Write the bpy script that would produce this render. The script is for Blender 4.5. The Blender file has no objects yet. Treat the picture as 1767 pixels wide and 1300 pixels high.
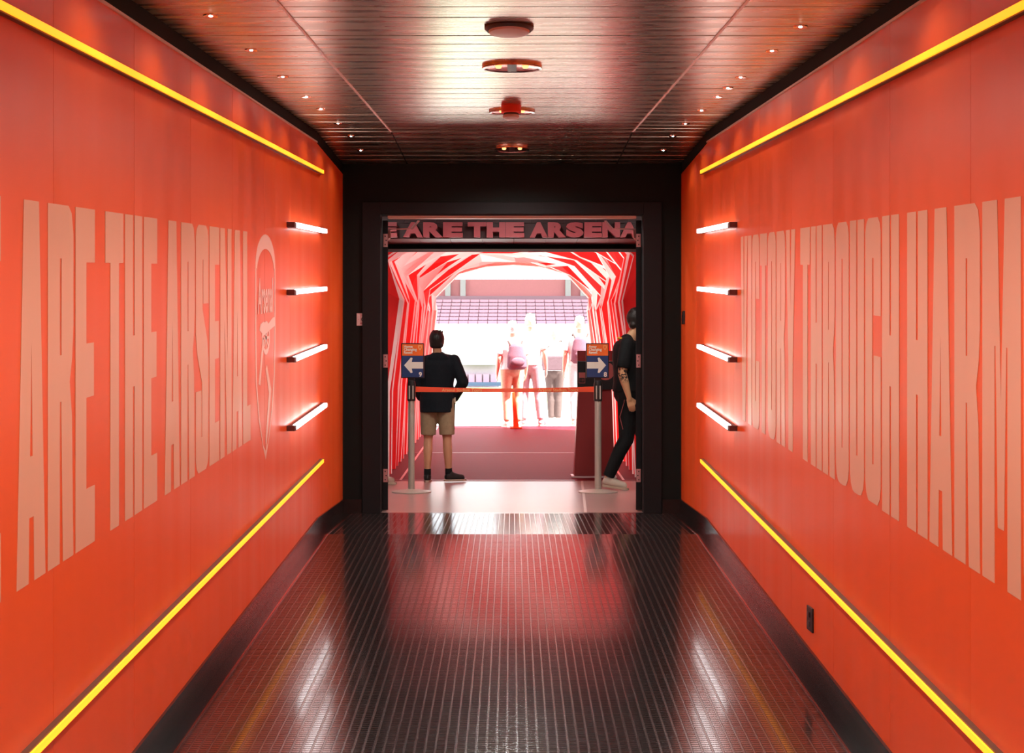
import bpy, bmesh, math, random
from mathutils import Vector, Matrix, Euler
random.seed(7)
PI = math.pi
scn = bpy.context.scene
COL = scn.collection

# ------------------------------------------------------------------ camera, world, sun, exposure
CAMZ = 1.13
cd = bpy.data.cameras.new('camera'); cd.sensor_width = 36.0; cd.lens = 2400.0 / 1767.0 * 36.0
cd.clip_end = 600
cam = bpy.data.objects.new('camera', cd); COL.objects.link(cam)
cam.location = (0, 0, CAMZ); cam.rotation_euler = (PI / 2, 0, 0)
scn.camera = cam

w = bpy.data.worlds.new('sky'); scn.world = w; w.use_nodes = True
bg = w.node_tree.nodes['Background']
bg.inputs[0].default_value = (0.90, 0.95, 1.0, 1); bg.inputs[1].default_value = 5.0

sd = bpy.data.lights.new('sun', 'SUN'); sd.energy = 40.0; sd.angle = 0.02; sd.color = (1.0, 0.96, 0.9)
sun = bpy.data.objects.new('sun', sd); COL.objects.link(sun)
sun.rotation_euler = Vector((-0.45, 0.22, -0.86)).to_track_quat('-Z', 'Y').to_euler()
sun.location = (20, 10, 40)

vs = scn.view_settings
vs.view_transform = 'Standard'; vs.look = 'None'; vs.exposure = 0.0; vs.gamma = 1.0; vs.use_curve_mapping = False
scn.cycles.use_denoising = True
scn.cycles.sample_clamp_indirect = 12.0
scn.cycles.max_bounces = 7; scn.cycles.diffuse_bounces = 4; scn.cycles.glossy_bounces = 4

SPOT_W, DOWN_W, LOBBY_FILL_W = 3.2, 70.0, 75.0
BAR_E, YEL_E = 7.0, 2.2

# ------------------------------------------------------------------ geometry helpers
ORG = {}
def up(o): return ORG.get(o.name, Vector((0, 0, 0)))

class MB:
    """collects shapes in world coordinates; build() links them as ONE mesh object"""
    def __init__(s): s.v = []; s.f = []; s.m = []
    def add(s, vs, fs, mi=0):
        b = len(s.v); s.v += [tuple(p) for p in vs]
        for f in fs: s.f.append(tuple(b + i for i in f)); s.m.append(mi)
        return s
    def box(s, x0, x1, y0, y1, z0, z1, mi=0):
        return s.hexa([(x0,y0,z0),(x1,y0,z0),(x1,y1,z0),(x0,y1,z0),(x0,y0,z1),(x1,y0,z1),(x1,y1,z1),(x0,y1,z1)], mi)
    def hexa(s, p, mi=0):
        return s.add(p, [(3,2,1,0),(4,5,6,7),(0,1,5,4),(1,2,6,5),(2,3,7,6),(3,0,4,7)], mi)
    def bar(s, a, b, wx, wz, upv=(0,0,1), mi=0):
        a = Vector(a); b = Vector(b); d = (b - a).normalized(); r = d.cross(Vector(upv)).normalized(); u = r.cross(d)
        p = []
        for c in (a, b):
            for (i, j) in ((-1,-1),(1,-1),(1,1),(-1,1)): p.append(c + r*(i*wx/2) + u*(j*wz/2))
        return s.add(p, [(3,2,1,0),(4,5,6,7),(0,1,5,4),(1,2,6,5),(2,3,7,6),(3,0,4,7)], mi)
    def tube(s, pts, rad, n=10, mi=0):
        pts = [Vector(p) for p in pts]
        if not isinstance(rad, (list, tuple)): rad = [rad]*len(pts)
        vs = []; fs = []
        for i, p in enumerate(pts):
            d = (pts[min(i+1, len(pts)-1)] - pts[max(i-1, 0)]).normalized()
            ref = Vector((0,0,1)) if abs(d.z) < .9 else Vector((0,1,0))
            r = d.cross(ref).normalized(); u = r.cross(d)
            for k in range(n):
                a = 2*PI*k/n; vs.append(p + (r*math.cos(a) + u*math.sin(a))*rad[i])
        for i in range(len(pts)-1):
            for k in range(n):
                k2 = (k+1) % n; fs.append((i*n+k, i*n+k2, (i+1)*n+k2, (i+1)*n+k))
        fs.append(tuple(range(n-1, -1, -1))); e = (len(pts)-1)*n; fs.append(tuple(range(e, e+n)))
        return s.add(vs, fs, mi)
    def lathe(s, prof, c, n=24, mi=0, cap=True):
        """prof: list of (radius, z); around the vertical through c"""
        c = Vector(c); vs = []; fs = []
        for (r, z) in prof:
            for k in range(n):
                a = 2*PI*k/n; vs.append(c + Vector((r*math.cos(a), r*math.sin(a), z)))
        for i in range(len(prof)-1):
            for k in range(n):
                k2 = (k+1) % n; fs.append((i*n+k, i*n+k2, (i+1)*n+k2, (i+1)*n+k))
        if cap:
            fs.append(tuple(range(n-1, -1, -1))); e = (len(prof)-1)*n; fs.append(tuple(range(e, e+n)))
        return s.add(vs, fs, mi)
    def prism(s, poly, fn, d, mi=0):
        """poly: list of (u,v); fn(u,v,t)->xyz; solid between t=0 and t=d"""
        n = len(poly)
        vs = [fn(u, v, 0) for u, v in poly] + [fn(u, v, d) for u, v in poly]
        fs = [tuple(range(n-1, -1, -1)), tuple(range(n, 2*n))]
        for k in range(n): k2 = (k+1) % n; fs.append((k, k2, n+k2, n+k))
        return s.add(vs, fs, mi)
    def build(s, name, mats, parent=None, smooth=False, bevel=0, origin=None, local=False, fixn=True):
        if not isinstance(mats, (list, tuple)): mats = [mats]
        if local: o0 = Vector((0,0,0))
        elif parent is not None: o0 = up(parent)
        elif origin is not None: o0 = Vector(origin)
        else:
            xs = [p[0] for p in s.v]; ys = [p[1] for p in s.v]; zs = [p[2] for p in s.v]
            o0 = Vector(((min(xs)+max(xs))/2, (min(ys)+max(ys))/2, min(zs)))
        me = bpy.data.meshes.new(name)
        me.from_pydata([(p[0]-o0.x, p[1]-o0.y, p[2]-o0.z) for p in s.v], [], s.f)
        for m in mats: me.materials.append(m)
        if len(mats) > 1: me.polygons.foreach_set('material_index', s.m)
        if fixn or bevel:
            bm = bmesh.new(); bm.from_mesh(me)
            if fixn: bmesh.ops.recalc_face_normals(bm, faces=bm.faces[:])
            if bevel: bmesh.ops.bevel(bm, geom=bm.edges[:], offset=bevel, segments=2, affect='EDGES', profile=.6, clamp_overlap=True)
            bm.to_mesh(me); bm.free()
        if smooth:
            me.polygons.foreach_set('use_smooth', [True]*len(me.polygons))
            if smooth != 'all':
                try: me.set_sharp_from_angle(angle=math.radians(40))
                except Exception: pass
        me.update()
        return link(name, me, parent, o0, local)

def link(name, me, parent=None, o0=Vector((0,0,0)), local=False):
    o = bpy.data.objects.new(name, me); COL.objects.link(o)
    if parent is not None:
        o.parent = parent
        ORG[o.name] = up(parent) if not local else Vector((0,0,0))
    else:
        o.location = o0; ORG[o.name] = Vector(o0)
    return o

def tag(o, label=None, cat=None, group=None, kind=None):
    if label: o['label'] = label
    if cat: o['category'] = cat
    if group: o['group'] = group
    if kind: o['kind'] = kind
    return o

def thing(name, loc, label, cat, group=None, rz=0):
    o = bpy.data.objects.new(name, None); COL.objects.link(o); o.empty_display_size = .1
    o.location = loc; o.rotation_euler = (0, 0, rz); ORG[o.name] = Vector(loc)
    return tag(o, label, cat, group)

def copy_to(o, parent=None, loc=None):
    c = o.copy(); COL.objects.link(c)
    if parent is not None: c.parent = parent
    if loc is not None: c.location = loc
    return c

def eval_mesh(o):
    bpy.context.view_layer.update()
    dg = bpy.context.evaluated_depsgraph_get()
    return bpy.data.meshes.new_from_object(o.evaluated_get(dg), depsgraph=dg)

def text_mesh(s, size, extrude=0.0, bold=0.0, align='CENTER', space=1.0):
    cu = bpy.data.curves.new('txt', 'FONT'); cu.body = s; cu.size = size; cu.extrude = extrude; cu.offset = bold
    cu.align_x = align; cu.align_y = 'CENTER'; cu.space_character = space; cu.resolution_u = 3
    o = bpy.data.objects.new('txt', cu); COL.objects.link(o)
    me = eval_mesh(o); bpy.data.objects.remove(o); bpy.data.curves.remove(cu)
    me.materials.clear()
    return me

def text_obj(name, s, size, mat, parent, pos, ax=(1,0,0), ay=(0,0,1), extrude=.001, bold=0.0, sx=1.0, sy=1.0, align='CENTER', space=1.0, local=False):
    me = text_mesh(s, size, extrude, bold, align, space)
    ax = Vector(ax); ay = Vector(ay); az = ax.cross(ay)
    p0 = Vector(pos) - (Vector((0,0,0)) if local else up(parent))
    mt = Matrix(((ax.x*sx, ay.x*sy, az.x, p0.x), (ax.y*sx, ay.y*sy, az.y, p0.y), (ax.z*sx, ay.z*sy, az.z, p0.z), (0,0,0,1)))
    me.transform(mt); me.materials.append(mat)
    o = bpy.data.objects.new(name, me); COL.objects.link(o); o.parent = parent; ORG[o.name] = up(parent)
    return o

# ------------------------------------------------------------------ materials
def mat(name, col, rough=.5, metal=0, spec=.5, var=.06, scale=8, emis=None, estr=0, bump=0, bscale=(40,40,40), coat=0, coat_r=.1, rvar=0, sheen=0, transl=0, ior=None, bdet=3):
    m = bpy.data.materials.new(name); m.use_nodes = True
    nt = m.node_tree; b = nt.nodes['Principled BSDF']; L = nt.links
    tc = nt.nodes.new('ShaderNodeTexCoord')
    nz = nt.nodes.new('ShaderNodeTexNoise'); nz.inputs['Scale'].default_value = scale; nz.inputs['Detail'].default_value = 4
    L.new(tc.outputs['Object'], nz.inputs['Vector'])
    mx = nt.nodes.new('ShaderNodeMix'); mx.data_type = 'RGBA'
    c = Vector(col[:3])
    mx.inputs[6].default_value = (*(c*(1-var)), 1); mx.inputs[7].default_value = (*(c*(1+var)), 1)
    L.new(nz.outputs['Fac'], mx.inputs[0]); L.new(mx.outputs[2], b.inputs['Base Color'])
    b.inputs['Roughness'].default_value = rough; b.inputs['Metallic'].default_value = metal
    b.inputs['Specular IOR Level'].default_value = spec
    b.inputs['Coat Weight'].default_value = coat; b.inputs['Coat Roughness'].default_value = coat_r
    b.inputs['Sheen Weight'].default_value = sheen
    if ior: b.inputs['IOR'].default_value = ior
    if emis:
        b.inputs['Emission Color'].default_value = (*emis, 1); b.inputs['Emission Strength'].default_value = estr
    if bump or rvar:
        mp = nt.nodes.new('ShaderNodeMapping'); mp.inputs['Scale'].default_value = bscale
        n2 = nt.nodes.new('ShaderNodeTexNoise'); n2.inputs['Scale'].default_value = 1.0; n2.inputs['Detail'].default_value = bdet
        L.new(tc.outputs['Object'], mp.inputs['Vector']); L.new(mp.outputs[0], n2.inputs['Vector'])
        if bump:
            bp = nt.nodes.new('ShaderNodeBump'); bp.inputs['Strength'].default_value = bump; bp.inputs['Distance'].default_value = .01
            L.new(n2.outputs['Fac'], bp.inputs['Height']); L.new(bp.outputs[0], b.inputs['Normal'])
            if coat: L.new(bp.outputs[0], b.inputs['Coat Normal'])
        if rvar:
            mr = nt.nodes.new('ShaderNodeMapRange'); mr.inputs[1].default_value = .3; mr.inputs[2].default_value = .7
            mr.inputs[3].default_value = max(.02, rough - rvar); mr.inputs[4].default_value = rough + rvar
            L.new(n2.outputs['Fac'], mr.inputs[0]); L.new(mr.outputs[0], b.inputs['Roughness'])
    if transl:
        tr = nt.nodes.new('ShaderNodeBsdfTranslucent'); ms = nt.nodes.new('ShaderNodeMixShader'); ms.inputs[0].default_value = transl
        out = nt.nodes['Material Output']
        L.new(mx.outputs[2], tr.inputs['Color']); L.new(b.outputs[0], ms.inputs[1]); L.new(tr.outputs[0], ms.inputs[2]); L.new(ms.outputs[0], out.inputs['Surface'])
    return m

M = {}
M['wall'] = mat('wall_vinyl', (.88, .104, .015), .33, spec=.7, var=.04, scale=.8, bump=.02, bscale=(1, 5, .06), rvar=.04, bdet=1)
M['print'] = mat('print_salmon', (.79, .39, .245), .33, spec=.7, var=.04, scale=.8, bump=.02, bscale=(1, 5, .06), rvar=.04, bdet=1)
M['crest'] = mat('print_crest', (.90, .55, .44), .33, spec=.7, var=.04, scale=.8, bump=.02, bscale=(1, 5, .06), bdet=1)
M['backing'] = mat('backing', (.02, .012, .01), .7)
M['white_trim'] = mat('white_trim', (.75, .62, .52), .4, metal=.3)
M['blackmat'] = mat('black_paint', (.007, .009, .008), .7, spec=.15, var=.15, scale=20)
M['black_gloss'] = mat('black_skirting', (.014, .011, .011), .16, spec=.6, var=.1, bump=.06, bscale=(4, 5, 4))
M['ceil'] = mat('ceiling_metal', (.50, .41, .31), .28, metal=1.0, spec=.5, var=.08, scale=3, bump=.07, bscale=(1.6, 16, 1), rvar=.05)
M['ceil_back'] = mat('ceiling_void', (.006, .006, .006), .8)
M['seam'] = mat('ceiling_seam', (.85, .72, .68), .5, metal=.2)
M['floor'] = mat('rubber_floor', (.010, .008, .008), .24, spec=.5, ior=2.6, var=.1)
M['rib'] = mat('rubber_ribs', (.012, .009, .009), .12, spec=.5, ior=3.7, var=.1, bump=.05, bscale=(.5, 4.0, 1), bdet=0)
M['rib_side'] = mat('rubber_rib_side', (.015, .011, .011), .7, spec=.2)
M['yellow'] = mat('yellow_led', (.9, .55, .03), .5, emis=(1.0, .27, .010), estr=YEL_E)
M['channel'] = mat('led_channel', (.14, .06, .03), .5)
M['led'] = mat('white_led', (.9, .9, .9), .5, emis=(1, .96, .95), estr=BAR_E)
M['bracket'] = mat('bracket', (.10, .02, .015), .5)
M['lampface'] = mat('lamp_glass', (.9, .9, .9), .3, emis=(1, .95, .9), estr=30)
M['chrome'] = mat('chrome', (.75, .7, .68), .15, metal=1)
M['pink_metal'] = mat('reflector_metal', (.55, .16, .10), .2, metal=1)
M['dark_plastic'] = mat('dark_plastic', (.035, .012, .010), .45)
M['red_plastic'] = mat('red_plastic', (.75, .05, .02), .4)
M['bulb'] = mat('warm_bulb', (.9, .6, .3), .3, emis=(1, .55, .2), estr=2)
M['door'] = mat('door_paint', (.013, .012, .013), .7, spec=.15)
M['hinge'] = mat('hinge_steel', (.62, .34, .34), .35, metal=.6)
M['plate'] = mat('white_plate', (.62, .5, .5), .4)
M['ink'] = mat('ink', (.05, .03, .03), .5)
M['vinyl'] = mat('lobby_vinyl', (.44, .27, .24), .30, spec=.4, var=.05, scale=5, bump=.02, bscale=(2, 3, 1))
M['joint'] = mat('joint_strip', (.75, .6, .55), .4)
M['carpet'] = mat('red_carpet', (.17, .009, .018), .6, spec=.05, var=.14, scale=60, bump=.15, bscale=(150, 150, 1))
M['line'] = mat('white_line', (.85, .7, .7), .6)
M['beam'] = mat('beam_panel', (.075, .03, .034), .45, var=.12, scale=10)
M['beam_letter'] = mat('beam_letter', (.62, .12, .14), .42)
M['canopy'] = mat('canopy_red', (.78, .030, .028), .42, spec=.4, var=.06, transl=.12)
M['highlight_frame'] = mat('canopy_highlight_and_frame', (.88, .66, .60), .4, spec=.5, var=.05, transl=.18)  # pale colour for highlights painted on the folds, shared with the mouth frame
M['lobby_ceil'] = mat('lobby_ceiling', (.58, .24, .19), .6)
M['plaster'] = mat('lobby_plaster', (.35, .08, .07), .6)
M['steel'] = mat('brushed_steel', (.58, .53, .45), .4, metal=.35, bump=.05, bscale=(60, 60, 2))
M['black_plastic'] = mat('black_plastic', (.016, .016, .017), .3, spec=.6)
M['belt'] = mat('belt_red', (.85, .075, .022), .55)
M['belt_ink'] = mat('belt_ink', (.85, .42, .16), .5)
M['sign_orange'] = mat('sign_orange', (.86, .14, .018), .45)
M['sign_blue'] = mat('sign_blue', (.022, .045, .14), .4)
M['sign_white'] = mat('sign_white', (.80, .70, .60), .5)
M['sign_frame'] = mat('sign_frame', (.015, .010, .012), .4)
M['kiosk'] = mat('kiosk_red', (.24, .016, .017), .4, var=.05)
M['kiosk_black'] = mat('kiosk_black', (.010, .014, .016), .35)
M['kiosk_pink'] = mat('kiosk_pink', (.42, .10, .09), .45)
M['grass'] = mat('grass', (.14, .20, .08), .8, var=.2, scale=2)
M['apron'] = mat('apron_concrete', (.62, .60, .58), .7, var=.05)
M['seat'] = mat('seat_red', (.50, .25, .34), .5)
M['terrace'] = mat('terrace_concrete', (.24, .13, .17), .7)
M['standwall'] = mat('stand_wall', (.38, .12, .14), .6)
M['pillar'] = mat('pillar_grey', (.30, .28, .30), .6)
M['roofwhite'] = mat('roof_white', (.85, .85, .85), .5)
M['lowerwall'] = mat('lower_wall', (.8, .8, .8), .6)
M['dug'] = mat('dugout_back', (.42, .34, .40), .6)
M['adblue'] = mat('ad_blue', (.07, .11, .20), .5)

# ------------------------------------------------------------------ tunnel profile
W = 1.398; YK = 9.95; YE = 11.49; YN = -3.0; HH = 2.838; SL = .0767
def fz(y):
    if y < YK: return -SL*(YK - y)
    if y < 15.07: return 0.0
    return .04*(min(y, 22.9) - 15.07)
def cz(y): return fz(y) + HH

# floor ------------------------------------------------------------
fl = MB()
fl.add([(-W-.05,YN,fz(YN)),(W+.05,YN,fz(YN)),(W+.05,YK,0),(-W-.05,YK,0),(W+.05,YE+.06,0),(-W-.05,YE+.06,0),
        (-W-.05,YN,-1.3),(W+.05,YN,-1.3),(W+.05,YE+.06,-1.3),(-W-.05,YE+.06,-1.3)],
       [(0,1,2,3),(3,2,4,5),(6,9,8,7),(0,6,7,1),(5,4,8,9),(0,3,5,9,6),(1,7,8,4,2)])
floor = fl.build('floor', M['floor']); tag(floor, 'ribbed black rubber ramp floor of the tunnel', 'floor', kind='structure')
rb = MB()
pitx, pity = .0405, .0235
y = 4.4
prof = [(-.0076, 0), (-.0072, .0012), (.0072, .0012), (.0076, 0)]
ncol = 32
V = []; F = []
while y < YE - .02:
    z = fz(y); s = SL if y < YK else 0
    for c in range(-ncol, ncol+1):
        x = c*pitx; b = len(V)
        for (xx, k) in ((-.0172, .0), (-.0150, 1), (.0150, 1), (.0172, .0)):
            for (dy, h) in prof: V.append((x+xx, y+dy*(.75 if k < 1 else 1), z + s*dy + h*k - .0004))
        for i in range(3):
            for j in range(3):
                a = b + i*4 + j; F.append((a, a+4, a+5, a+1))
    y += pity
rb.v = V; rb.f = F; rb.m = [0 if i % 9 == 4 else 1 for i in range(len(F))]
ribs = rb.build('tread_rib', [M['rib'], M['rib_side']], floor, smooth=False, fixn=False); tag(ribs, kind='stuff')
for sx in (-1, 1):
    e = MB()
    pts = [(YN, fz(YN)), (YK, 0), (YE, 0)]
    for (ya, za), (yb, zb) in zip(pts[:-1], pts[1:]):
        x0, x1 = sorted((sx*1.318, sx*1.326))
        e.hexa([(x0,ya,za),(x1,ya,za),(x1,yb,zb),(x0,yb,zb),(x0,ya,za+.004),(x1,ya,za+.004),(x1,yb,zb+.004),(x0,yb,zb+.004)])
    e.build('edge_strip', M['pink_metal'], floor)
    e = MB()
    for (ya, za), (yb, zb) in zip(pts[:-1], pts[1:]):
        x0, x1 = sorted((sx*1.3265, sx*(W-.0125)))
        e.hexa([(x0,ya,za),(x1,ya,za),(x1,yb,zb),(x0,yb,zb),(x0,ya,za+.003),(x1,ya,za+.003),(x1,yb,zb+.003),(x0,yb,zb+.003)])
    e.build('border_strip', M['black_gloss'], floor)

# walls -------------------------------------------------------------
SK = .118; TOPG = .035
def slab(mb, x0, x1, ya, yb, h0, h1, mi=0):
    """a slab that follows the ramp; h above floor"""
    cuts = [ya] + ([YK] if ya < YK < yb else []) + [yb]
    for a, b in zip(cuts[:-1], cuts[1:]):
        za, zb = fz(a), fz(b - 1e-6) if b <= YK else 0
        mb.hexa([(x0,a,za+h0),(x1,a,za+h0),(x1,b,zb+h0),(x0,b,zb+h0),(x0,a,za+h1),(x1,a,za+h1),(x1,b,zb+h1),(x0,b,zb+h1)])
    return mb

LET = {
 'I': [[(0,0),(1,0),(1,1),(0,1)]],
 'E': [[(0,0),(1,0),(1,.17),(.55,.17),(.55,.44),(.95,.44),(.95,.60),(.55,.60),(.55,.84),(1,.84),(1,1),(0,1)]],
 'L': [[(0,0),(1,0),(1,.17),(.55,.17),(.55,1),(0,1)]],
 'T': [[(.27,0),(.75,0),(.75,.84),(1,.84),(1,1),(0,1),(0,.84),(.27,.84)]],
 'H': [[(0,0),(.45,0),(.45,.43),(.54,.43),(.54,0),(1,0),(1,1),(.54,1),(.54,.60),(.45,.60),(.45,1),(0,1)]],
 'A': [[(0,0),(.40,0),(.42,.17),(.58,.17),(.60,0),(1,0),(.76,1),(.24,1)], [(.45,.33),(.54,.33),(.50,.63)]],
 'R': [[(0,0),(.45,0),(.46,.45),(.51,.45),(.58,0),(1,0),(.94,.40),(.85,.50),(.95,.57),(1,.66),(1,.92),(.93,.98),(.8,1),(0,1)], [(.46,.58),(.52,.58),(.52,.85),(.46,.85)]],
 'S': [[(0,.05),(.06,.02),(.2,0),(.8,0),(.94,.02),(1,.05),(1,.45),(.9,.53),(.52,.66),(.52,.86),(.57,.86),(.57,.68),(1,.68),(1,.95),(.94,.98),(.8,1),(.2,1),(.06,.98),(0,.95),(0,.56),(.1,.48),(.48,.36),(.48,.14),(.43,.14),(.43,.33),(0,.33)]],
 'N': [[(0,0),(.38,0),(.38,.60),(.60,0),(1,0),(1,1),(.64,1),(.64,.42),(.40,1),(0,1)]],
 'V': [[(.28,0),(.72,0),(1,1),(.58,1),(.5,.25),(.42,1),(0,1)]],
 'C': [[(0,.05),(.06,.02),(.2,0),(.8,0),(.94,.02),(1,.05),(1,.35),(.55,.35),(.55,.14),(.46,.14),(.46,.86),(.55,.86),(.55,.67),(1,.67),(1,.95),(.94,.98),(.8,1),(.2,1),(.06,.98),(0,.95)]],
 'O': [[(0,.07),(.06,.03),(.2,.005),(.35,0),(.65,0),(.8,.005),(.94,.03),(1,.07),(1,.95),(.94,.98),(.8,1),(.2,1),(.06,.98),(0,.95)], [(.46,.14),(.54,.14),(.54,.86),(.46,.86)]],
 'Y': [[(.27,0),(.73,0),(.73,.40),(1,1),(.58,1),(.5,.62),(.42,1),(0,1),(.27,.40)]],
 'U': [[(0,.07),(.06,.03),(.2,.005),(.35,0),(.65,0),(.8,.005),(.94,.03),(1,.07),(1,1),(.55,1),(.55,.14),(.46,.14),(.46,1),(0,1)]],
 'G': [[(0,.07),(.06,.03),(.2,.005),(.8,.005),(.94,.03),(1,.07),(1,.52),(.55,.52),(.55,.14),(.46,.14),(.46,.86),(.55,.86),(.55,.66),(1,.66),(1,.95),(.94,.98),(.8,1),(.2,1),(.06,.98),(0,.95)]],
 'M': [[(0,0),(.33,0),(.33,.62),(.36,.62),(.42,.15),(.58,.15),(.64,.62),(.67,.62),(.67,0),(1,0),(1,1),(.60,1),(.5,.48),(.40,1),(0,1)]],
 'W': [[(.10,0),(.40,0),(.5,.5),(.60,0),(.90,0),(1,1),(.74,1),(.70,.35),(.66,.85),(.34,.85),(.30,.35),(.26,1),(0,1)]],
}
def flat_shape(name, loops, fn, d, material, parent):
    """a filled outline with holes, extruded by d along the third argument of fn"""
    bm = bmesh.new(); edges = []; rings = []
    for lp in loops:
        vs = [bm.verts.new((u, v, 0)) for u, v in lp]; rings.append(vs)
        for i in range(len(vs)): edges.append(bm.edges.new((vs[i], vs[(i+1) % len(vs)])))
    bmesh.ops.triangle_fill(bm, use_beauty=True, use_dissolve=False, edges=edges)
    bm.verts.ensure_lookup_table(); bm.verts.index_update()
    P = [(v.co.x, v.co.y) for v in bm.verts]; n = len(P)
    tri = [[v.index for v in f.verts] for f in bm.faces]
    ring = [[v.index for v in r] for r in rings]; bm.free()
    mb = MB(); fs = [tuple(i + n for i in t) for t in tri]
    for r in ring:
        for i in range(len(r)): a, b = r[i], r[(i+1) % len(r)]; fs.append((a, b, b+n, a+n))
    mb.add([fn(u, v, 0) for u, v in P] + [fn(u, v, d) for u, v in P], fs)
    return mb.build(name, material, parent)

def make_wall(side, label, starts):
    sx = -1 if side == 'left' else 1
    xi = sx*W
    b = MB(); x0, x1 = sorted((xi + sx*.012, xi + sx*.16))
    slab(b, x0, x1, YN, YE, 0, HH+.05)
    wall = b.build('wall_'+side, M['backing']); tag(wall, label, 'wall', kind='structure')
    # vinyl-covered panels
    edges = [4.24 + .905*k for k in range(-8, 9)]
    edges = [YN] + [e for e in edges if YN+.2 < e < YE-.2] + [YE]
    for a, c in zip(edges[:-1], edges[1:]):
        p = MB(); x0, x1 = sorted((xi, xi + sx*.012)); slab(p, x0, x1, a+.0012, c-.0012, SK, HH-TOPG)
        p.build('panel', M['wall'], wall)
    # print: u along the reading direction
    d = 1 if side == 'left' else -1
    def fn_at(y0, wdt, h0, hgt):
        def fn(u, v, t):
            y = y0 + d*u*wdt
            return (xi - sx*(.0002 + t), y, fz(min(y, YK)) - (0 if y < YK else -SL*(y-YK)) + h0 + v*hgt)
        return fn
    for (ch, y0, wdt) in starts:
        flat_shape('letter', LET[ch], fn_at(y0, wdt, .985, 1.11), .0012, M['print'], wall)
    return wall, fn_at

def lay(word_list):
    out = []
    for (text, ya, yb) in word_list:
        rel = {'I': .55, 'M': 1.3, 'W': 1.3, 'E': .85, 'L': .82, 'T': .95, 'N': 1.05}
        tot = sum(rel.get(c, 1.0) for c in text); g = .022*(len(text)-1)
        dirn = 1 if yb > ya else -1
        unit = (abs(yb-ya) - g)/tot; y = ya
        for c in text:
            out.append((c, y, rel.get(c, 1.0)*unit)); y += dirn*(rel.get(c, 1.0)*unit + .022)
    return out
wl, fnl = make_wall('left', 'left orange tunnel wall with tall pale lettering and crest',
    lay([('WE', 3.30, 3.80), ('ARE', 3.922, 4.657), ('THE', 4.776, 5.475), ('ARSENAL', 5.595, 7.43)]))
wr, fnr = make_wall('right', 'right orange tunnel wall with tall pale lettering',
    lay([('VICTORY', 8.49, 6.86), ('THROUGH', 6.737, 5.02), ('HARMONY', 4.916, 3.02)]))

# crest on the left wall (print)
cfn = fnl(7.565, .645, .815, 1.28)
def ell(cx, cy, rx, ry, a0=0, a1=2*PI, n=20): return [(cx+rx*math.cos(a0+(a1-a0)*i/n), cy+ry*math.sin(a0+(a1-a0)*i/n)) for i in range(n + (0 if abs(a1-a0-2*PI) < 1e-6 else 1))]
def shield(k):
    o = ell(.5, .84, .5-k, .16-k*.9, 0, PI, 16)
    o += [(k, .55), (.03+k, .36), (.16+k*.9, .20), (.36+k*.5, .07), (.5, .0+k*.8), (.64-k*.5, .07), (.84-k*.9, .20), (.97-k, .36), (1-k, .55)]
    return o
crest = flat_shape('crest', [shield(0), shield(.05)], cfn, .0012, M['crest'], wl)
tag(crest, 'pale printed shield outline with cannon and club name')
flat_shape('crest_arch', [ell(.5, .84, .49, .155, .18, PI-.18, 16) + list(reversed(ell(.5, .82, .43, .115, .18, PI-.18, 16)))], cfn, .0013, M['crest'], crest)
barrel = flat_shape('cannon_barrel', [[(.20,.58),(.32,.565),(.30,.545),(.42,.555),(.96,.585),(.97,.62),(.95,.625),(.86,.625),(.62,.60),(.38,.615),(.24,.605)]], cfn, .0014, M['crest'], crest)
flat_shape('cannon_wheel', [ell(.52, .54, .19, .075), ell(.52, .54, .14, .052)], cfn, .0015, M['crest'], crest)
for k in range(4):
    a = PI*k/4; c_, s_ = math.cos(a), math.sin(a)
    flat_shape('wheel_spoke', [[(.52-.16*c_-.012*s_, .54-.062*s_+.006*c_),(.52-.16*c_+.012*s_, .54-.062*s_-.006*c_),(.52+.16*c_+.012*s_, .54+.062*s_-.006*c_),(.52+.16*c_-.012*s_, .54+.062*s_+.006*c_)]], cfn, .0013, M['crest'], crest)
flat_shape('cannon_trail', [[(.36,.55),(.43,.54),(.24,.34),(.16,.35)]], cfn, .0013, M['crest'], crest)
flat_shape('crest_fold', [[(.50,.40),(.56,.42),(.78,.30),(.52,.04),(.50,.10),(.66,.29)]], cfn, .0013, M['crest'], crest)
yc = 7.565 + .32
text_obj('crest_lettering', 'Arsenal', .16, M['crest'], crest, (-W+.0016, yc, fz(yc)+.815+1.28*.72), (0,1,SL), (0,0,1), .0006, .004, sx=.98, sy=1.7)

# skirting, cornice, white trim
for side, sx in (('left', -1), ('right', 1)):
    b = MB(); x0, x1 = sorted((sx*(W-.012), sx*(W+.012))); slab(b, x0, x1, YN, YE, 0, SK)
    tag(b.build('baseboard_'+side, M['black_gloss']), 'glossy black skirting along the foot of the %s wall' % side, 'skirting', kind='structure')
    b = MB(); x0, x1 = sorted((sx*(W-.008), sx*(W+.012))); slab(b, x0, x1, YN, YK, HH-TOPG, HH-TOPG+.010)
    tag(b.build('trim_%d' % (1 if sx < 0 else 2), M['white_trim']), 'thin pale metal trim along the top of the %s wall' % side, 'trim', kind='structure')
    b = MB(); x0, x1 = sorted((sx*(W+.002), sx*(W+.012))); slab(b, x0, x1, YN, YE, HH-TOPG+.010, HH+.05)
    tag(b.build('trim_%d' % (3 if sx < 0 else 4), M['blackmat']), 'black shadow gap between the %s wall and the ceiling' % side, 'trim', kind='structure')

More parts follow.
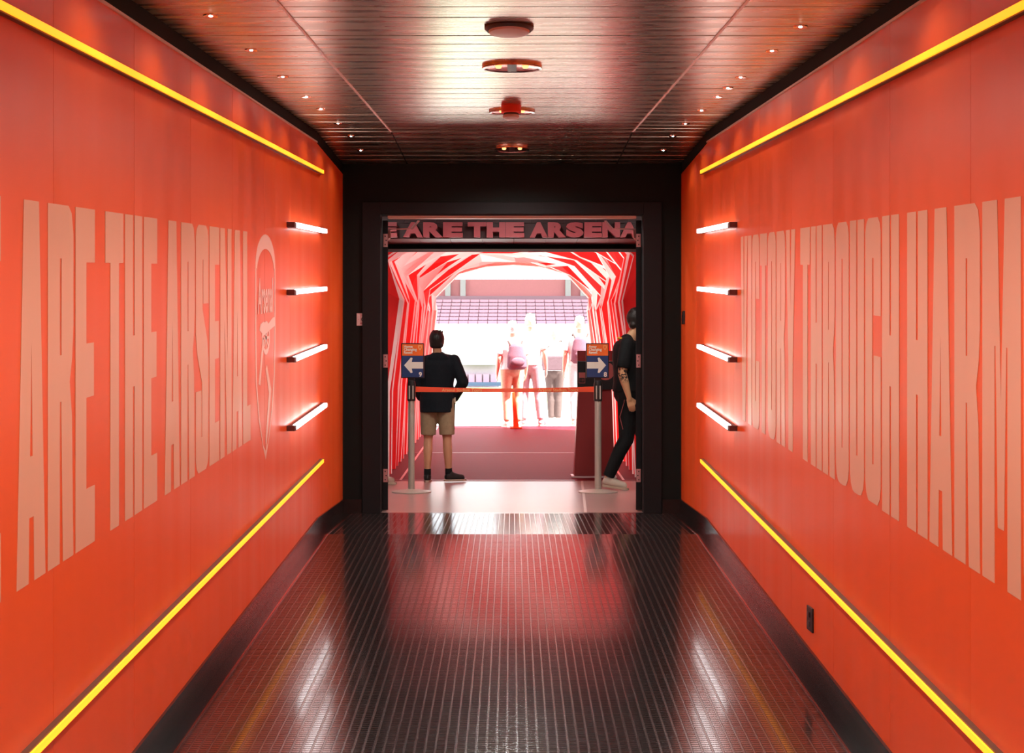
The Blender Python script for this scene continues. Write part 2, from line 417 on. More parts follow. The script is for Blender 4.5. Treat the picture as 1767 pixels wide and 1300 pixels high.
# ceiling ------------------------------------------------------------
CO = .045
b = MB(); slab(b, -W-.15, W+.15, YN, YE+.1, HH+CO+.02, HH+CO+.12)
ceil = b.build('ceiling', M['ceil_back']); tag(ceil, 'dark metal plank ceiling over the tunnel', 'ceiling', kind='structure')
XS = .865; PW = .2145
segs = [(-W+.004, -XS-.006), (-XS+.006, XS-.006), (XS+.006, W-.004)]
protos = {}
def plank(x0, x1, y0, wd, slope):
    mb = MB(); a, c = .0022, wd-.0022
    # shallow tray: flat underside with turned-up edges, slightly crowned
    prof = [(a, .014), (a, .004), (a+.004, 0), (c-.004, 0), (c, .004), (c, .014)]
    vs = []
    for x in (x0, x1):
        for (dy, dz) in prof: vs.append((x, dy, dz + slope*dy))
    n = len(prof); fs = [(i, i+1, n+i+1, n+i) for i in range(n-1)] + [(n-1, 0, n, 2*n-1), tuple(range(n-1,-1,-1)), tuple(range(n, 2*n))]
    mb.add(vs, fs); return mb
y = YK - 60*PW
while y < YE - .05:
    wd = min(PW, YE - y); lev = y >= YK - 1e-4
    for si, (x0, x1) in enumerate(segs):
        key = (si, lev, round(wd, 3))
        base = Vector((0, y, (cz(y) if not lev else HH) + CO)) - up(ceil)
        if y < YN + .05: continue
        if key not in protos:
            o = plank(x0, x1, 0, wd, 0 if lev else SL).build('plank', M['ceil'], ceil, local=True); o.location = base; protos[key] = o
        else:
            copy_to(protos[key], ceil, base + Vector((0, 0, random.uniform(-.0012, .0012))))
    y += PW
for sx in (-1, 1):
    b = MB(); slab(b, sx*XS-.006, sx*XS+.006, YN, YK, HH+CO-.004, HH+CO+.01); b.build('seam_strip', M['seam'], ceil)
    b = MB(); slab(b, sx*XS-.005, sx*XS+.005, YK, YE, HH+CO+.002, HH+CO+.01); b.build('seam_strip', M['blackmat'], ceil)

# wall added behind the camera to keep sky light out; the tunnel continues
b = MB(); b.box(-W-.2, W+.2, YN-.1, YN, -1.3, 2.6)
tag(b.build('wall_sky_blocker', M['wall']), 'added orange wall closing the tunnel to sky light behind the viewer', 'wall', kind='structure')

# end wall with door opening -----------------------------------------
XD = 1.086; ZD = 2.47; YB = 11.62
b = MB()
b.box(-6, -XD-.15, YE, YB, 0, 3.6); b.box(XD+.15, 6, YE, YB, 0, 3.6); b.box(-XD-.15, XD+.15, YE, YB, ZD+.10, 3.6)
endw = b.build('wall_end', M['blackmat']); tag(endw, 'matt black end wall around the open doorway', 'wall', kind='structure')
fr = MB()
for sx in (-1, 1):
    x0, x1 = sorted((sx*XD, sx*(XD+.15))); fr.box(x0, x1, YE-.02, YB+.02, 0, ZD+.10)
fr.box(-XD, XD, YE-.02, YB+.02, ZD, ZD+.10)
fr.build('door_frame', M['door'], endw, bevel=.004)
hs = MB(); hs.box(-XD+.05, XD-.05, YB-.03, YB+.03, ZD-.022, ZD); hs.build('head_highlight', M['white_trim'], endw)  # light on the door head's underside, painted as a pale strip
for sx in (-1, 1):
    b = MB(); x0, x1 = sorted((sx*(XD+.155), sx*W)); b.box(x0, x1, YE-.014, YE, 0, .115); b.build('plinth', M['black_gloss'], endw)

# double doors folded back outwards
def door(n, sx, label):
    hx, hy = sx*(XD-.002), YB+.03
    d = thing('door_%d' % n, (hx, hy, 0), label, 'door'); d['kind'] = 'structure'
    ang = math.radians(10)*(-sx)          # swings a little beyond square
    ca, sa = math.cos(ang), math.sin(ang)
    def P(a, bb, z):   # a: thickness towards the middle, bb: along the leaf outwards
        lx, ly = -sx*a, bb
        return Vector((hx + lx*ca - ly*(-sa if False else 0) + (sx*math.sin(math.radians(10))*bb), hy + ly*math.cos(math.radians(10)), z))
    def pbox(a0, a1, b0, b1, z0, z1):
        return MB().hexa([P(a0,b0,z0),P(a1,b0,z0),P(a1,b1,z0),P(a0,b1,z0),P(a0,b0,z1),P(a1,b0,z1),P(a1,b1,z1),P(a0,b1,z1)])
    pbox(0, .047, 0, 1.03, .012, ZD-.03).build('leaf', M['door'], d, bevel=.003)
    pbox(.0475, .053, .10, .16, .9, 1.3).build('push_plate', M['hinge'], d)
    hd = MB(); hd.tube([P(.055, .93, .85), P(.09, .93, .87), P(.09, .93, 1.23), P(.055, .93, 1.25)], .011); hd.build('pull_handle', M['steel'], d, smooth=True)
    for zc in (.30, 1.26, 2.27):
        h = pbox(.006, .043, -.004, .0, zc-.055, zc+.055).build('hinge', M['hinge'], d)
        s = MB()
        for dz in (-.035, 0, .035):
            c = P(.022 + (.008 if dz == 0 else 0), -.0045, zc+dz); s.box(c.x-.005, c.x+.005, c.y-.002, c.y+.001, c.z-.005, c.z+.005)
        s.build('screw', M['ink'], h)
    c0 = P(.053, .35, ZD-.12)
    cl = pbox(.0475, .09, .22, .50, ZD-.16, ZD-.09).build('closer_body', M['hinge'], d, bevel=.004)
    e = Vector((hx - sx*.30, hy+.02, ZD-.035)); k = P(.28, .30, ZD-.07)
    MB().bar(P(.075, .30, ZD-.075), k, .018, .010).build('closer_arm', M['hinge'], cl)
    MB().bar(k, e, .018, .010).build('closer_arm', M['hinge'], cl)
    return d
door(1, -1, 'dark left door leaf folded back outwards with pale hinges')
door(2, 1, 'dark right door leaf folded back outwards with pale hinges')

# small plates on walls
p = thing('wall_notice', (-1.232, YE, 1.548), 'small square white notice on the black wall left of the doorway', 'sign')
MB().box(-1.283, -1.181, YE-.006, YE, 1.55, 1.652).build('plate', M['plate'], p, bevel=.006)
text_obj('symbol', 'C', .045, M['ink'], p, (-1.232, YE-.0065, 1.601), extrude=.0004, bold=.001)
MB().box(-1.255, -1.209, YE-.0068, YE-.0060, 1.566, 1.573).build('caption_line', M['kiosk_pink'], p)
MB().box(-1.247, -1.217, YE-.0068, YE-.0060, 1.635, 1.640).build('caption_line', M['hinge'], p)
for dx in (-.036, .036):
    MB().lathe([(.0, 0), (.003, .0), (.003, .002), (0, .002)], (-1.232+dx, YE-.0075, 1.600), 8, cap=False).build('screw', M['ink'], p)
p = thing('wall_socket', (W-.006, 6.50, fz(6.5)+.205), 'small black socket plate low on the right orange wall', 'socket')
MB().box(W-.009, W, 6.44, 6.56, fz(6.5)+.205, fz(6.5)+.318).build('plate', M['black_plastic'], p, bevel=.003)
MB().box(W-.014, W-.008, 6.485, 6.515, fz(6.5)+.27, fz(6.5)+.295).build('switch', M['dark_plastic'], p, bevel=.002)
MB().box(W-.011, W-.008, 6.488, 6.512, fz(6.5)+.225, fz(6.5)+.25).build('socket_hole', M['ink'], p)
p = thing('wall_intercom', (W-.01, 11.28, 1.55), 'slim black plate on the right wall beside the end wall', 'switch')
MB().box(W-.016, W, 11.23, 11.33, 1.555, 1.66).build('plate', M['black_plastic'], p, bevel=.003)
MB().box(W-.020, W-.015, 11.26, 11.30, 1.60, 1.63).build('button', M['dark_plastic'], p)

# ------------------------------------------------------------------ lights
def strip(sx, h, label):
    ya, yb = 2.0, 10.12
    f0 = lambda y: -SL*(YK-y)
    t = thing('led_strip', (sx*W, ya, f0(ya)+h), label, 'light strip')
    ch = MB(); x0, x1 = sorted((sx*W, sx*(W-.022)))
    ch.hexa([(x0,ya,f0(ya)+h-.016),(x1,ya,f0(ya)+h-.016),(x1,yb,f0(yb)+h-.016),(x0,yb,f0(yb)+h-.016),(x0,ya,f0(ya)+h+.016),(x1,ya,f0(ya)+h+.016),(x1,yb,f0(yb)+h+.016),(x0,yb,f0(yb)+h+.016)])
    ch.build('channel', M['channel'], t)
    x0, x1 = sorted((sx*(W-.0222), sx*(W-.030))); g = .0115
    df = MB(); df.hexa([(x0,ya,f0(ya)+h-g),(x1,ya,f0(ya)+h-g),(x1,yb,f0(yb)+h-g),(x0,yb,f0(yb)+h-g),(x0,ya,f0(ya)+h+g),(x1,ya,f0(ya)+h+g),(x1,yb,f0(yb)+h+g),(x0,yb,f0(yb)+h+g)])
    df.build('diffuser', M['yellow'], t)
    cp = MB(); x0, x1 = sorted((sx*W, sx*(W-.030))); cp.box(x0, x1, yb, yb+.008, f0(yb)+h-.016, f0(yb)+h+.016); cp.build('end_cap', M['channel'], t)
strip(-1, 2.605, 'long yellow light strip high on the left wall')
strip(-1, .503, 'long yellow light strip low on the left wall')
strip(1, 2.605, 'long yellow light strip high on the right wall')
strip(1, .503, 'long yellow light strip low on the right wall')

ords = ['lowest', 'second lowest', 'second highest', 'highest']
for sx, side in ((-1, 'left'), (1, 'right')):
    for k, h in enumerate((.909, 1.336, 1.755, 2.175)):
        ya, yb = 8.70, 10.13; f0 = lambda y: -SL*(YK-y)
        t = thing('light_bar', (sx*(W-.03), ya, f0(ya)+h-.02), '%s of the four white light bars on the %s wall' % (ords[k], side), 'light bar', 'white light bars on the tunnel walls')
        xa = sx*(W-.040)
        MB().bar((xa, ya, f0(ya)+h), (xa, yb, f0(yb)+h), .026, .030).build('diffuser', M['led'], t, bevel=.004)
        x0, x1 = sorted((sx*W, sx*(W-.0265)))
        q = MB(); q.hexa([(x0,ya,f0(ya)+h-.012),(x1,ya,f0(ya)+h-.012),(x1,yb,f0(yb)+h-.012),(x0,yb,f0(yb)+h-.012),(x0,ya,f0(ya)+h+.012),(x1,ya,f0(ya)+h+.012),(x1,yb,f0(yb)+h+.012),(x0,yb,f0(yb)+h+.012)]); q.build('backplate', M['bracket'], t)
        x0, x1 = sorted((sx*W, sx*(W-.05)))
        for yy, dy in ((ya-.075, .072), (yb+.001, .008)):
            q = MB(); q.box(x0, x1, yy, yy+dy, f0(yy)+h-.017, f0(yy)+h+.017); q.build('end_cap', M['bracket'], t, bevel=.003)

def spot_light(parent, loc, power, angle, rad, col=(1, .93, .86)):
    l = bpy.data.lights.new('lamp_light', 'SPOT'); l.energy = power; l.spot_size = math.radians(angle); l.spot_blend = .6
    l.shadow_soft_size = rad; l.color = col
    o = bpy.data.objects.new('lamp_light', l); COL.objects.link(o); o.parent = parent
    o.location = Vector(loc) - up(parent); return o

nth = ['nearest', 'second', 'third', 'fourth', 'fifth', 'sixth', 'seventh', 'eighth', 'ninth', 'tenth', 'eleventh', 'twelfth', 'thirteenth', 'fourteenth']
def small_spot(x, y, label):
    z = cz(min(y, YK)) + CO
    t = thing('ceiling_spotlight', (x, y, z-.012), label, 'spotlight', 'small ceiling spotlights')
    MB().lathe([(.008, -.003), (.028, -.005), (.031, .004), (.024, .008)], (x, y, z), 18, cap=False).build('bezel', M['chrome'], t, smooth=True)
    MB().lathe([(.0, -.003), (.005, -.0050), (.008, -.003), (.008, .004), (0, .004)], (x, y, z), 14, cap=False).build('lens', M['lampface'], t, smooth=True)
    spot_light(t, (x, y, z-.03), SPOT_W, 150, .03)
for side, sx, ys in (('left', -1, [10.77, 10.13, 9.37, 8.53, 7.93, 7.11, 6.25, 5.41, 4.55]), ('right', 1, [10.77, 10.13, 9.40, 8.60, 7.93, 7.55, 7.13, 6.27, 5.65, 4.6])):
    for k, y in enumerate(ys):
        small_spot(sx*1.172, y, ('small ceiling spotlight beside the %s wall, %s counting from the dark doorway' % (side, nth[k])) if k else 'small ceiling spotlight beside the %s wall nearest the dark doorway' % side)

def downlight(y, dia, label, k=1.0):
    lev = y > YK; z = cz(min(y, YK)) + CO; r = dia/2
    t = thing('ceiling_downlight', (0, y, z-.02), label, 'downlight', 'round ceiling downlights')
    s = 0 if lev else SL
    def tilt(o):
        o.data.transform(Matrix.Shear('XY', 4, (0, 0)) if False else Matrix(((1,0,0,0),(0,1,0,0),(0,s,1,0),(0,0,0,1))))
        return o
    tilt(MB().lathe([(r*.90, -.012), (r*.99, -.016), (r, -.010), (r, .004), (r*.9, .004)], (0, y, z), 40, cap=False).build('rim', M['chrome'], t, smooth=True))
    tilt(MB().lathe([(0, -.001), (r*.5, -.003), (r*.90, -.011)], (0, y, z), 40, cap=False).build('reflector', M['pink_metal'], t, smooth=True))
    for dx in (-.45, .45):
        tilt(MB().lathe([(0, -.016), (.012, -.014), (.016, -.006), (.016, 0), (0, 0)], (dx*r, y, z), 12, cap=False).build('bulb', M['bulb'], t, smooth=True))
    tilt(MB().box(-.022, .022, y-r*.8, y+r*.8, z-.013, z-.004).build('baffle', M['dark_plastic'], t))
    spot_light(t, (0, y, z-.045), DOWN_W*k, 165, .06, (1, .96, .90))
downlight(10.66, .27, 'round ceiling downlight nearest the doorway, in the dark level ceiling')
downlight(8.62, .285, 'round ceiling downlight just behind the red based detector')
downlight(6.73, .29, 'round ceiling downlight between the dark disc and the red detector')
downlight(4.80, .29, 'round ceiling downlight cut by the top edge of the photo')
downlight(2.85, .29, 'added round ceiling downlight out of view just ahead of the viewer', 1.5)  # this and the next two are unseen lamps added to brighten the tunnel
downlight(.9, .29, 'added round ceiling downlight right above the viewer', 1.4)
downlight(-1.1, .29, 'added round ceiling downlight behind the viewer')

z = cz(5.64)+CO
t = thing('ceiling_speaker', (0, 5.64, z-.03), 'dark round disc fitting on the ceiling planks', 'ceiling fitting')
MB().lathe([(.100, .006), (.100, -.012), (.092, -.020), (.085, -.022)], (-.012, 5.64, z), 36).build('housing', M['dark_plastic'], t, smooth=True)
MB().lathe([(.084, -.0215), (.080, -.030), (.05, -.033), (0, -.034)], (-.012, 5.64, z), 36, cap=False).build('grille', M['plate'], t, smooth=True)
z = cz(8.35)+CO
t = thing('smoke_detector', (0, 8.35, z-.09), 'red based smoke detector hanging from the ceiling', 'smoke detector')
MB().lathe([(.058, .006), (.060, -.002), (.060, -.045), (.054, -.050)], (-.005, 8.35, z), 28).build('base', M['red_plastic'], t, smooth=True)
MB().lathe([(.045, -.050), (.045, -.062), (.050, -.064), (.048, -.078), (.030, -.086), (.0, -.088)], (-.005, 8.35, z), 28, cap=False).build('head', M['plate'], t, smooth=True)
MB().lathe([(.046, -.051), (.046, -.060)], (-.005, 8.35, z), 28).build('sensing_slot', M['ink'], t)

# ------------------------------------------------------------------ lobby behind the doors
b = MB(); b.box(-6, 6, YE+.06, 15.07, -.3, 0)
lf = b.build('floor_lobby', M['vinyl']); tag(lf, 'glossy pale vinyl floor of the lobby beyond the doorway', 'floor', kind='structure')
b = MB(); b.hexa([(.60,11.56,0),(.625,11.56,0),(.77,15.06,0),(.745,15.06,0),(.60,11.56,.0015),(.625,11.56,.0015),(.77,15.06,.0015),(.745,15.06,.0015)]); b.build('joint', M['joint'], lf)
b = MB(); b.box(-6.1, 6.1, YE, 15.3, 3.2, 3.6); tag(b.build('ceiling_lobby', M['lobby_ceil']), 'lobby ceiling beyond the doorway', 'ceiling', kind='structure')
for n, sx in (('lobby_left', -1), ('lobby_right', 1)):
    b = MB(); x0, x1 = sorted((sx*5.6, sx*6)); b.box(x0, x1, YB, 15.3, 0, 3.2); tag(b.build('wall_'+n, M['plaster']), 'dull red lobby wall far to the %s' % n[6:], 'wall', kind='structure')
b = MB(); b.box(-6, -1.62, 14.85, 15.07, 0, 3.2); b.box(1.62, 6, 14.85, 15.07, 0, 3.2); b.box(-1.62, 1.62, 14.85, 15.07, 2.60, 3.2); b.box(-6, 6, 14.9, 15.07, 3.2, 7.0)
tag(b.build('wall_facade', M['plaster']), 'facade wall around the mouth of the red canopy', 'wall', kind='structure')

for k, (lx, ly) in enumerate(((-1.5, 12.5), (0, 12.5), (1.5, 12.5))):  # lamps added out of view to brighten the lobby, people and signs
    t = thing('lobby_fill_light', (lx, ly, 3.17), '%s added round downlight in the lobby ceiling, hidden above the doorway' % ('left', 'middle', 'right')[k], 'downlight', 'added lobby downlights')
    MB().lathe([(.10, -.004), (.12, -.012), (.13, .0), (.12, .01)], (lx, ly, 3.195), 24, cap=False).build('rim', M['chrome'], t, smooth=True)
    MB().lathe([(0, -.004), (.10, -.004), (.10, .004)], (lx, ly, 3.195), 24, cap=False).build('lens', M['lampface'], t)
    spot_light(t, (lx, ly, 3.15), LOBBY_FILL_W, 160, .08, (1, .90, .84))

# header beam with raised letters
YF = 13.9; ZB = 2.508
bt = thing('header_beam', (0, YF, ZB-.05), 'dark panelled header beam carrying raised red letters beyond the doorway', 'header beam')
x = -3.0; i = 0
while x < 3.0:
    MB().box(x+.002, x+.318, YF, YF+.04, ZB+.155, ZB+.49).build('panel', M['beam'], bt)
    MB().box(x+.14+.002, x+.14+.318, YF, YF+.60, ZB, ZB+.03).build('soffit_panel', M['beam'], bt)
    x += .32
MB().box(-3, 3, YF+.01, YF+.04, ZB+.03, ZB+.155).build('letter_panel', M['beam'], bt)
MB().box(-3, 3, YF+.60, YF+.95, ZB-.048, ZB+.5).build('lip', M['blackmat'], bt)
def px2x(px, Z): return (px-883.5)/2400*Z
def beam_word(wd, p0, p1):
    n = len(wd); st = (p1-p0)/n
    for i, c in enumerate(wd):
        xc = px2x(p0+st*(i+.5), YF-.04)
        me = text_mesh(c, 1.0, 0, .07); xs = [v.co.x for v in me.vertices]; ys_ = [v.co.y for v in me.vertices]
        wx = max(xs)-min(xs); hy = max(ys_)-min(ys_)
        o = text_obj('letter', c, 1.0, M['beam_letter'], bt, (0,0,0), extrude=.045, bold=.07)
        tw = st/2400*YF*.98; th = .148; cx = (max(xs)+min(xs))/2; cy = (max(ys_)+min(ys_))/2
        o0 = up(bt)
        for v in o.data.vertices:
            p = v.co + o0
            v.co = Vector((xc + (p.x-cx)*tw/wx, p.y + YF-.044, ZB+.008+th/2 + (p.z-cy)*th/hy)) - o0
for wd, a, c in (('WE', 618, 686), ('ARE', 696, 799), ('THE', 807, 905), ('ARSENAL', 914, 1132)): beam_word(wd, a, c)

# carpet inside the canopy
b = MB(); b.hexa([(-2.2,15.07,-.3),(2.2,15.07,-.3),(2.2,22.9,-.1),(-2.2,22.9,-.1),(-2.2,15.07,.001),(2.2,15.07,.001),(2.2,22.9,fz(22.9)),(-2.2,22.9,fz(22.9))])
cp = b.build('floor_carpet', M['carpet']); tag(cp, 'red carpet rising under the folded canopy to the pitch', 'carpet', kind='structure')
b = MB(); b.box(-2.2, 2.2, 15.03, 15.11, 0, .006); b.build('edge_strip', M['kiosk'], cp)
b = MB(); b.hexa([(-2.2,18.2,fz(18.2)),(2.2,18.2,fz(18.2)),(2.2,18.24,fz(18.24)),(-2.2,18.24,fz(18.24)),(-2.2,18.2,fz(18.2)+.004),(2.2,18.2,fz(18.2)+.004),(2.2,18.24,fz(18.24)+.004),(-2.2,18.24,fz(18.24)+.004)]); b.build('carpet_seam', M['kiosk'], cp)
for sx in (-1, 1):
    b = MB(); x0, x1 = sorted((sx*1.20, sx*1.225))
    b.hexa([(x0,15.12,fz(15.12)),(x1,15.12,fz(15.12)),(x1,22.6,fz(22.6)),(x0,22.6,fz(22.6)),(x0,15.12,fz(15.12)+.004),(x1,15.12,fz(15.12)+.004),(x1,22.6,fz(22.6)+.004),(x0,22.6,fz(22.6)+.004)]); b.build('floor_line', M['line'], cp)

# folded red canopy
cn = thing('tunnel_canopy', (0, 15.1, 0), 'folded red concertina canopy with painted pale fold highlights leading out to the pitch', 'canopy')
NP = 15; YC0, YC1 = 15.12, 21.8; st = (YC1-YC0)/NP
inner = [(-1.36,0), (-1.33,.95), (-1.22,1.90), (-1.24,2.12), (-.86,2.50), (-.42,2.62), (.02,2.65), (.46,2.62), (.88,2.50), (1.24,2.11), (1.22,1.90), (1.33,.95), (1.36,0)]
outer = [(-1.50,0), (-1.52,.98), (-1.44,2.00), (-1.44,2.34), (-.98,2.72), (-.50,2.83), (-.02,2.86), (.50,2.83), (1.00,2.72), (1.44,2.33), (1.44,2.00), (1.52,.98), (1.50,0)]
outer0 = [(-1.66,0), (-1.66,1.0), (-1.66,2.2), (-1.66,2.80), (-1.08,3.05), (-.54,3.08), (0,3.1), (.54,3.08), (1.08,3.05), (1.66,2.80), (1.66,2.2), (1.66,1.0), (1.66,0)]
def ring(base, y, jit, dy):
    out = []
    for k, (x, z_) in enumerate(base):
        j = jit if 0 < k < len(base)-1 else 0
        yy = y + random.uniform(-dy, dy)
        top = 1 if 3 <= k <= 9 else .45
        out.append((x + random.uniform(-j, j)*top, yy, fz(yy) + z_ + random.uniform(-j, j)*top*1.2))
    return out
near_in = [(-1.36,0), (-1.33,.95), (-1.19,1.98), (-1.36,2.44), (-.98,2.74), (-.46,2.86), (.02,2.88), (.50,2.86), (1.00,2.74), (1.36,2.44), (1.19,1.98), (1.33,.95), (1.36,0)]
near_out = [(-1.50,0), (-1.52,.98), (-1.44,2.05), (-1.56,2.58), (-1.08,2.94), (-.54,3.04), (-.02,3.06), (.54,3.04), (1.08,2.94), (1.56,2.58), (1.44,2.05), (1.52,.98), (1.50,0)]
def mixp(a, c, q): return [(p[0]*(1-q)+r[0]*q, p[1]*(1-q)+r[1]*q) for p, r in zip(a, c)]
R = []
for i in range(NP+1):
    y = YC0 + i*st; q = min(1, i/(NP*.8))
    R.append((ring(mixp(near_out, outer, q) if i else outer0, y, .05 if i else .0, .05 if i else 0), ring(mixp(near_in, inner, q), y+st*.55, .07, .09)))
def band(a, c, flip=None):
    n = len(a); mb = MB(); mb.add(a + c, [(k, k+1, n+k+1) for k in range(n-1)] + [(k, n+k+1, n+k) for k in range(n-1)]); return mb
for i in range(NP):
    o_, n_ = R[i]; nx = R[i+1][0]
    m_ = []
    for k in range(len(n_)):
        top = 3 <= k <= 9
        q = random.choice((.04, .12, .24, .42)) if top else random.uniform(.02, .11)
        m_.append(tuple(n_[k][a]*(1-q) + o_[k][a]*q for a in range(3)))
    band(o_, m_).build('pleat_panel', M['canopy'], cn, fixn=False)
    band(m_, n_).build('pleat_highlight', M['highlight_frame'], cn, fixn=False)  # sky highlight along the fold ridge, painted as a pale band
    band(n_, nx).build('pleat_panel', M['canopy'], cn, fixn=False)
# mouth frame
pf = [(x*1.0, z_) for (x, z_) in inner]
pts = [(x, YC1+.05, fz(YC1)+z_) for x, z_ in pf]
mf = MB(); mf.tube(pts, .05, 8); mf.build('mouth_frame', M['highlight_frame'], cn, smooth=True)

# ------------------------------------------------------------------ barrier posts, belt and signs
def stanchion(px, label, word, num, dirn, who):
    Z = 13.56; x = px2x(px, Z)
    t = thing('barrier_post', (x, Z, 0), label, 'barrier post', 'steel barrier posts in the doorway')
    MB().lathe([(.190, 0), (.194, .006), (.192, .012), (.10, .026), (.045, .034), (.0, .034)], (x, Z, 0), 40, cap=False).build('base', M['steel'], t, smooth=True)
    MB().lathe([(.0325, .030), (.0325, .90)], (x, Z, 0), 24).build('post', M['steel'], t, smooth=True)
    hd = MB().lathe([(.034, .89), (.041, .895), (.041, 1.055), (.034, 1.085), (.0, 1.09)], (x, Z, 0), 24, cap=False).build('head', M['black_plastic'], t, smooth=True)
    for a in (-1, 1):
        MB().box(x+a*.018-.006, x+a*.018+.006, Z-.044, Z-.036, .91, 1.04).build('belt_slot', M['steel'], hd)
    MB().box(x-.006-.03, x+.03, Z-.006, Z+.006, 1.085, 1.12).build('sign_holder', M['black_plastic'], t)
    sx0 = x + (.012 if dirn < 0 else -.006); w2, z0, z1 = .112, 1.115, 1.455
    bd = MB().box(sx0-w2, sx0+w2, Z-.012, Z+.012, z0, z1).build('sign_board', M['sign_frame'], t, bevel=.004)
    yf = Z-.0125
    MB().box(sx0-w2+.009, sx0+w2-.009, yf-.001, yf, 1.333, z1-.010).build('orange_panel', M['sign_orange'], bd)
    MB().box(sx0-w2+.009, sx0+w2-.009, yf-.001, yf, z0+.008, 1.332).build('blue_panel', M['sign_blue'], bd)
    for i, ln in enumerate((who, 'Changing', 'Room')):
        text_obj('lettering', ln, .034, M['sign_white'], bd, (sx0-w2+.026, yf-.002, 1.421-.029*i), extrude=.0004, bold=.0012, align='LEFT')
    flat_shape('emblem', [[(0,1),(1,1),(1,.5),(.5,0),(0,.5)], [(.2,.85),(.8,.85),(.8,.55),(.5,.22),(.2,.55)]], lambda u, v, q: (sx0+.055+u*.034, yf-.0012-q, 1.385+v*.048), .0006, M['belt_ink'], bd)
    ar = [(.1,.5),(.42,.98),(.50,.95),(.46,.70),(1,.70),(1,.30),(.46,.30),(.50,.05),(.42,.02)]
    if dirn > 0: ar = [(1.0-(u-.1), v) for u, v in ar]; ar = [(u-.0, v) for u, v in ar]
    zz0, zz1 = 1.160, 1.318
    flat_shape('arrow', [ar], lambda u, v, q: (sx0-w2+.009+u*(2*w2-.018) - (0 if dirn < 0 else .02), yf-.0012-q, zz0+v*(zz1-zz0)), .0006, M['sign_white'], bd)
    text_obj('number', num, .062, M['sign_white'], bd, (sx0+w2-.036, yf-.002, 1.148), extrude=.0004, bold=.002)
    return t, x
t1, xa = stanchion(710, 'steel barrier post with left arrow sign numbered 9', 'Home', '9', -1, 'Home')
t2, xb = stanchion(1032, 'steel barrier post with right arrow sign numbered 8', 'Away', '8', 1, 'Away')
bl = MB(); n = 24
x0, x1 = xa+.04, xb-.04
bv = []
for i in range(n+1):
    u = i/n; xx = x0 + (x1-x0)*u; sag = -.010*math.sin(PI*u); tw = .18*math.sin(PI*u)*1.0
    hh = .027*(1-.30*math.sin(PI*u)); zc = 1.005 + sag
    for (a, dy) in ((-1, -.001), (1, -.001), (1, .001), (-1, .001)): bv.append((xx, 13.56 + dy + a*tw*.03, zc + a*hh))
bf = []
for i in range(n):
    for k in range(4): k2 = (k+1) % 4; bf.append((i*4+k, i*4+k2, (i+1)*4+k2, (i+1)*4+k))
bf += [(3,2,1,0), tuple(n*4+k for k in range(4))]
bl.add(bv, bf)
belt = bl.build('barrier_belt', M['belt'], t1); tag(belt, 'red webbing belt stretched between the two posts')
for u in (.26, .80):
    xx = x0 + (x1-x0)*u
    text_obj('lettering', 'Arsenal Stadium Tours', .042, M['belt_ink'], belt, (xx, 13.553, 1.004-.010*math.sin(PI*u)), extrude=.0004, bold=.0006)

# ------------------------------------------------------------------ kiosk
Z = 15.35; kx0, kx1 = px2x(991, Z), px2x(1061, Z)
k = thing('information_kiosk', ((kx0+kx1)/2, Z, 0), 'dark red tapered information stand behind the right barrier post', 'kiosk')
f0 = fz(Z)
kb = MB(); kb.hexa([(kx0,Z,f0+.02),(kx1,Z,f0+.02),(kx1,Z+.30,f0+.02),(kx0,Z+.30,f0+.02),(kx0+.045,Z+.06,.985),(kx1-.03,Z+.06,.985),(kx1-.03,Z+.26,.985),(kx0+.045,Z+.26,.985)])
kb.build('pedestal', M['kiosk'], k, bevel=.006)
pn = MB().box(kx0+.035, kx1-.01, Z+.03, Z+.10, .985, 1.30).build('display_panel', M['kiosk_black'], k, bevel=.004)
MB().box(kx0+.035, kx1-.01, Z+.03, Z+.10, 1.302, 1.415).build('header_panel', M['kiosk'], k, bevel=.004)
MB().lathe([(.1, -.002), (.1, .002)], (0, 0, 0), 32).build('round_badge', M['kiosk_pink'], pn, local=True).matrix_local = Matrix.Translation(Vector((kx1-.10, Z+.026, 1.19)) - up(k)) @ Matrix.Rotation(PI/2, 4, 'X')
ix = kx0+.05
MB().box(ix, ix+.072, Z+.026, Z+.0295, 1.055, 1.175).build('phone_icon', M['kiosk_pink'], pn)
MB().box(ix+.006, ix+.066, Z+.024, Z+.0262, 1.062, 1.115).build('icon_panel', M['kiosk_black'], pn)
text_obj('icon_number', '10', .04, M['kiosk_pink'], pn, (ix+.036, Z+.0235, 1.088), extrude=.0003)
MB().box(kx0-.03, kx1+.02, Z-.02, Z+.32, f0, f0+.02).build('base_plate', M['plate'], k, bevel=.003)

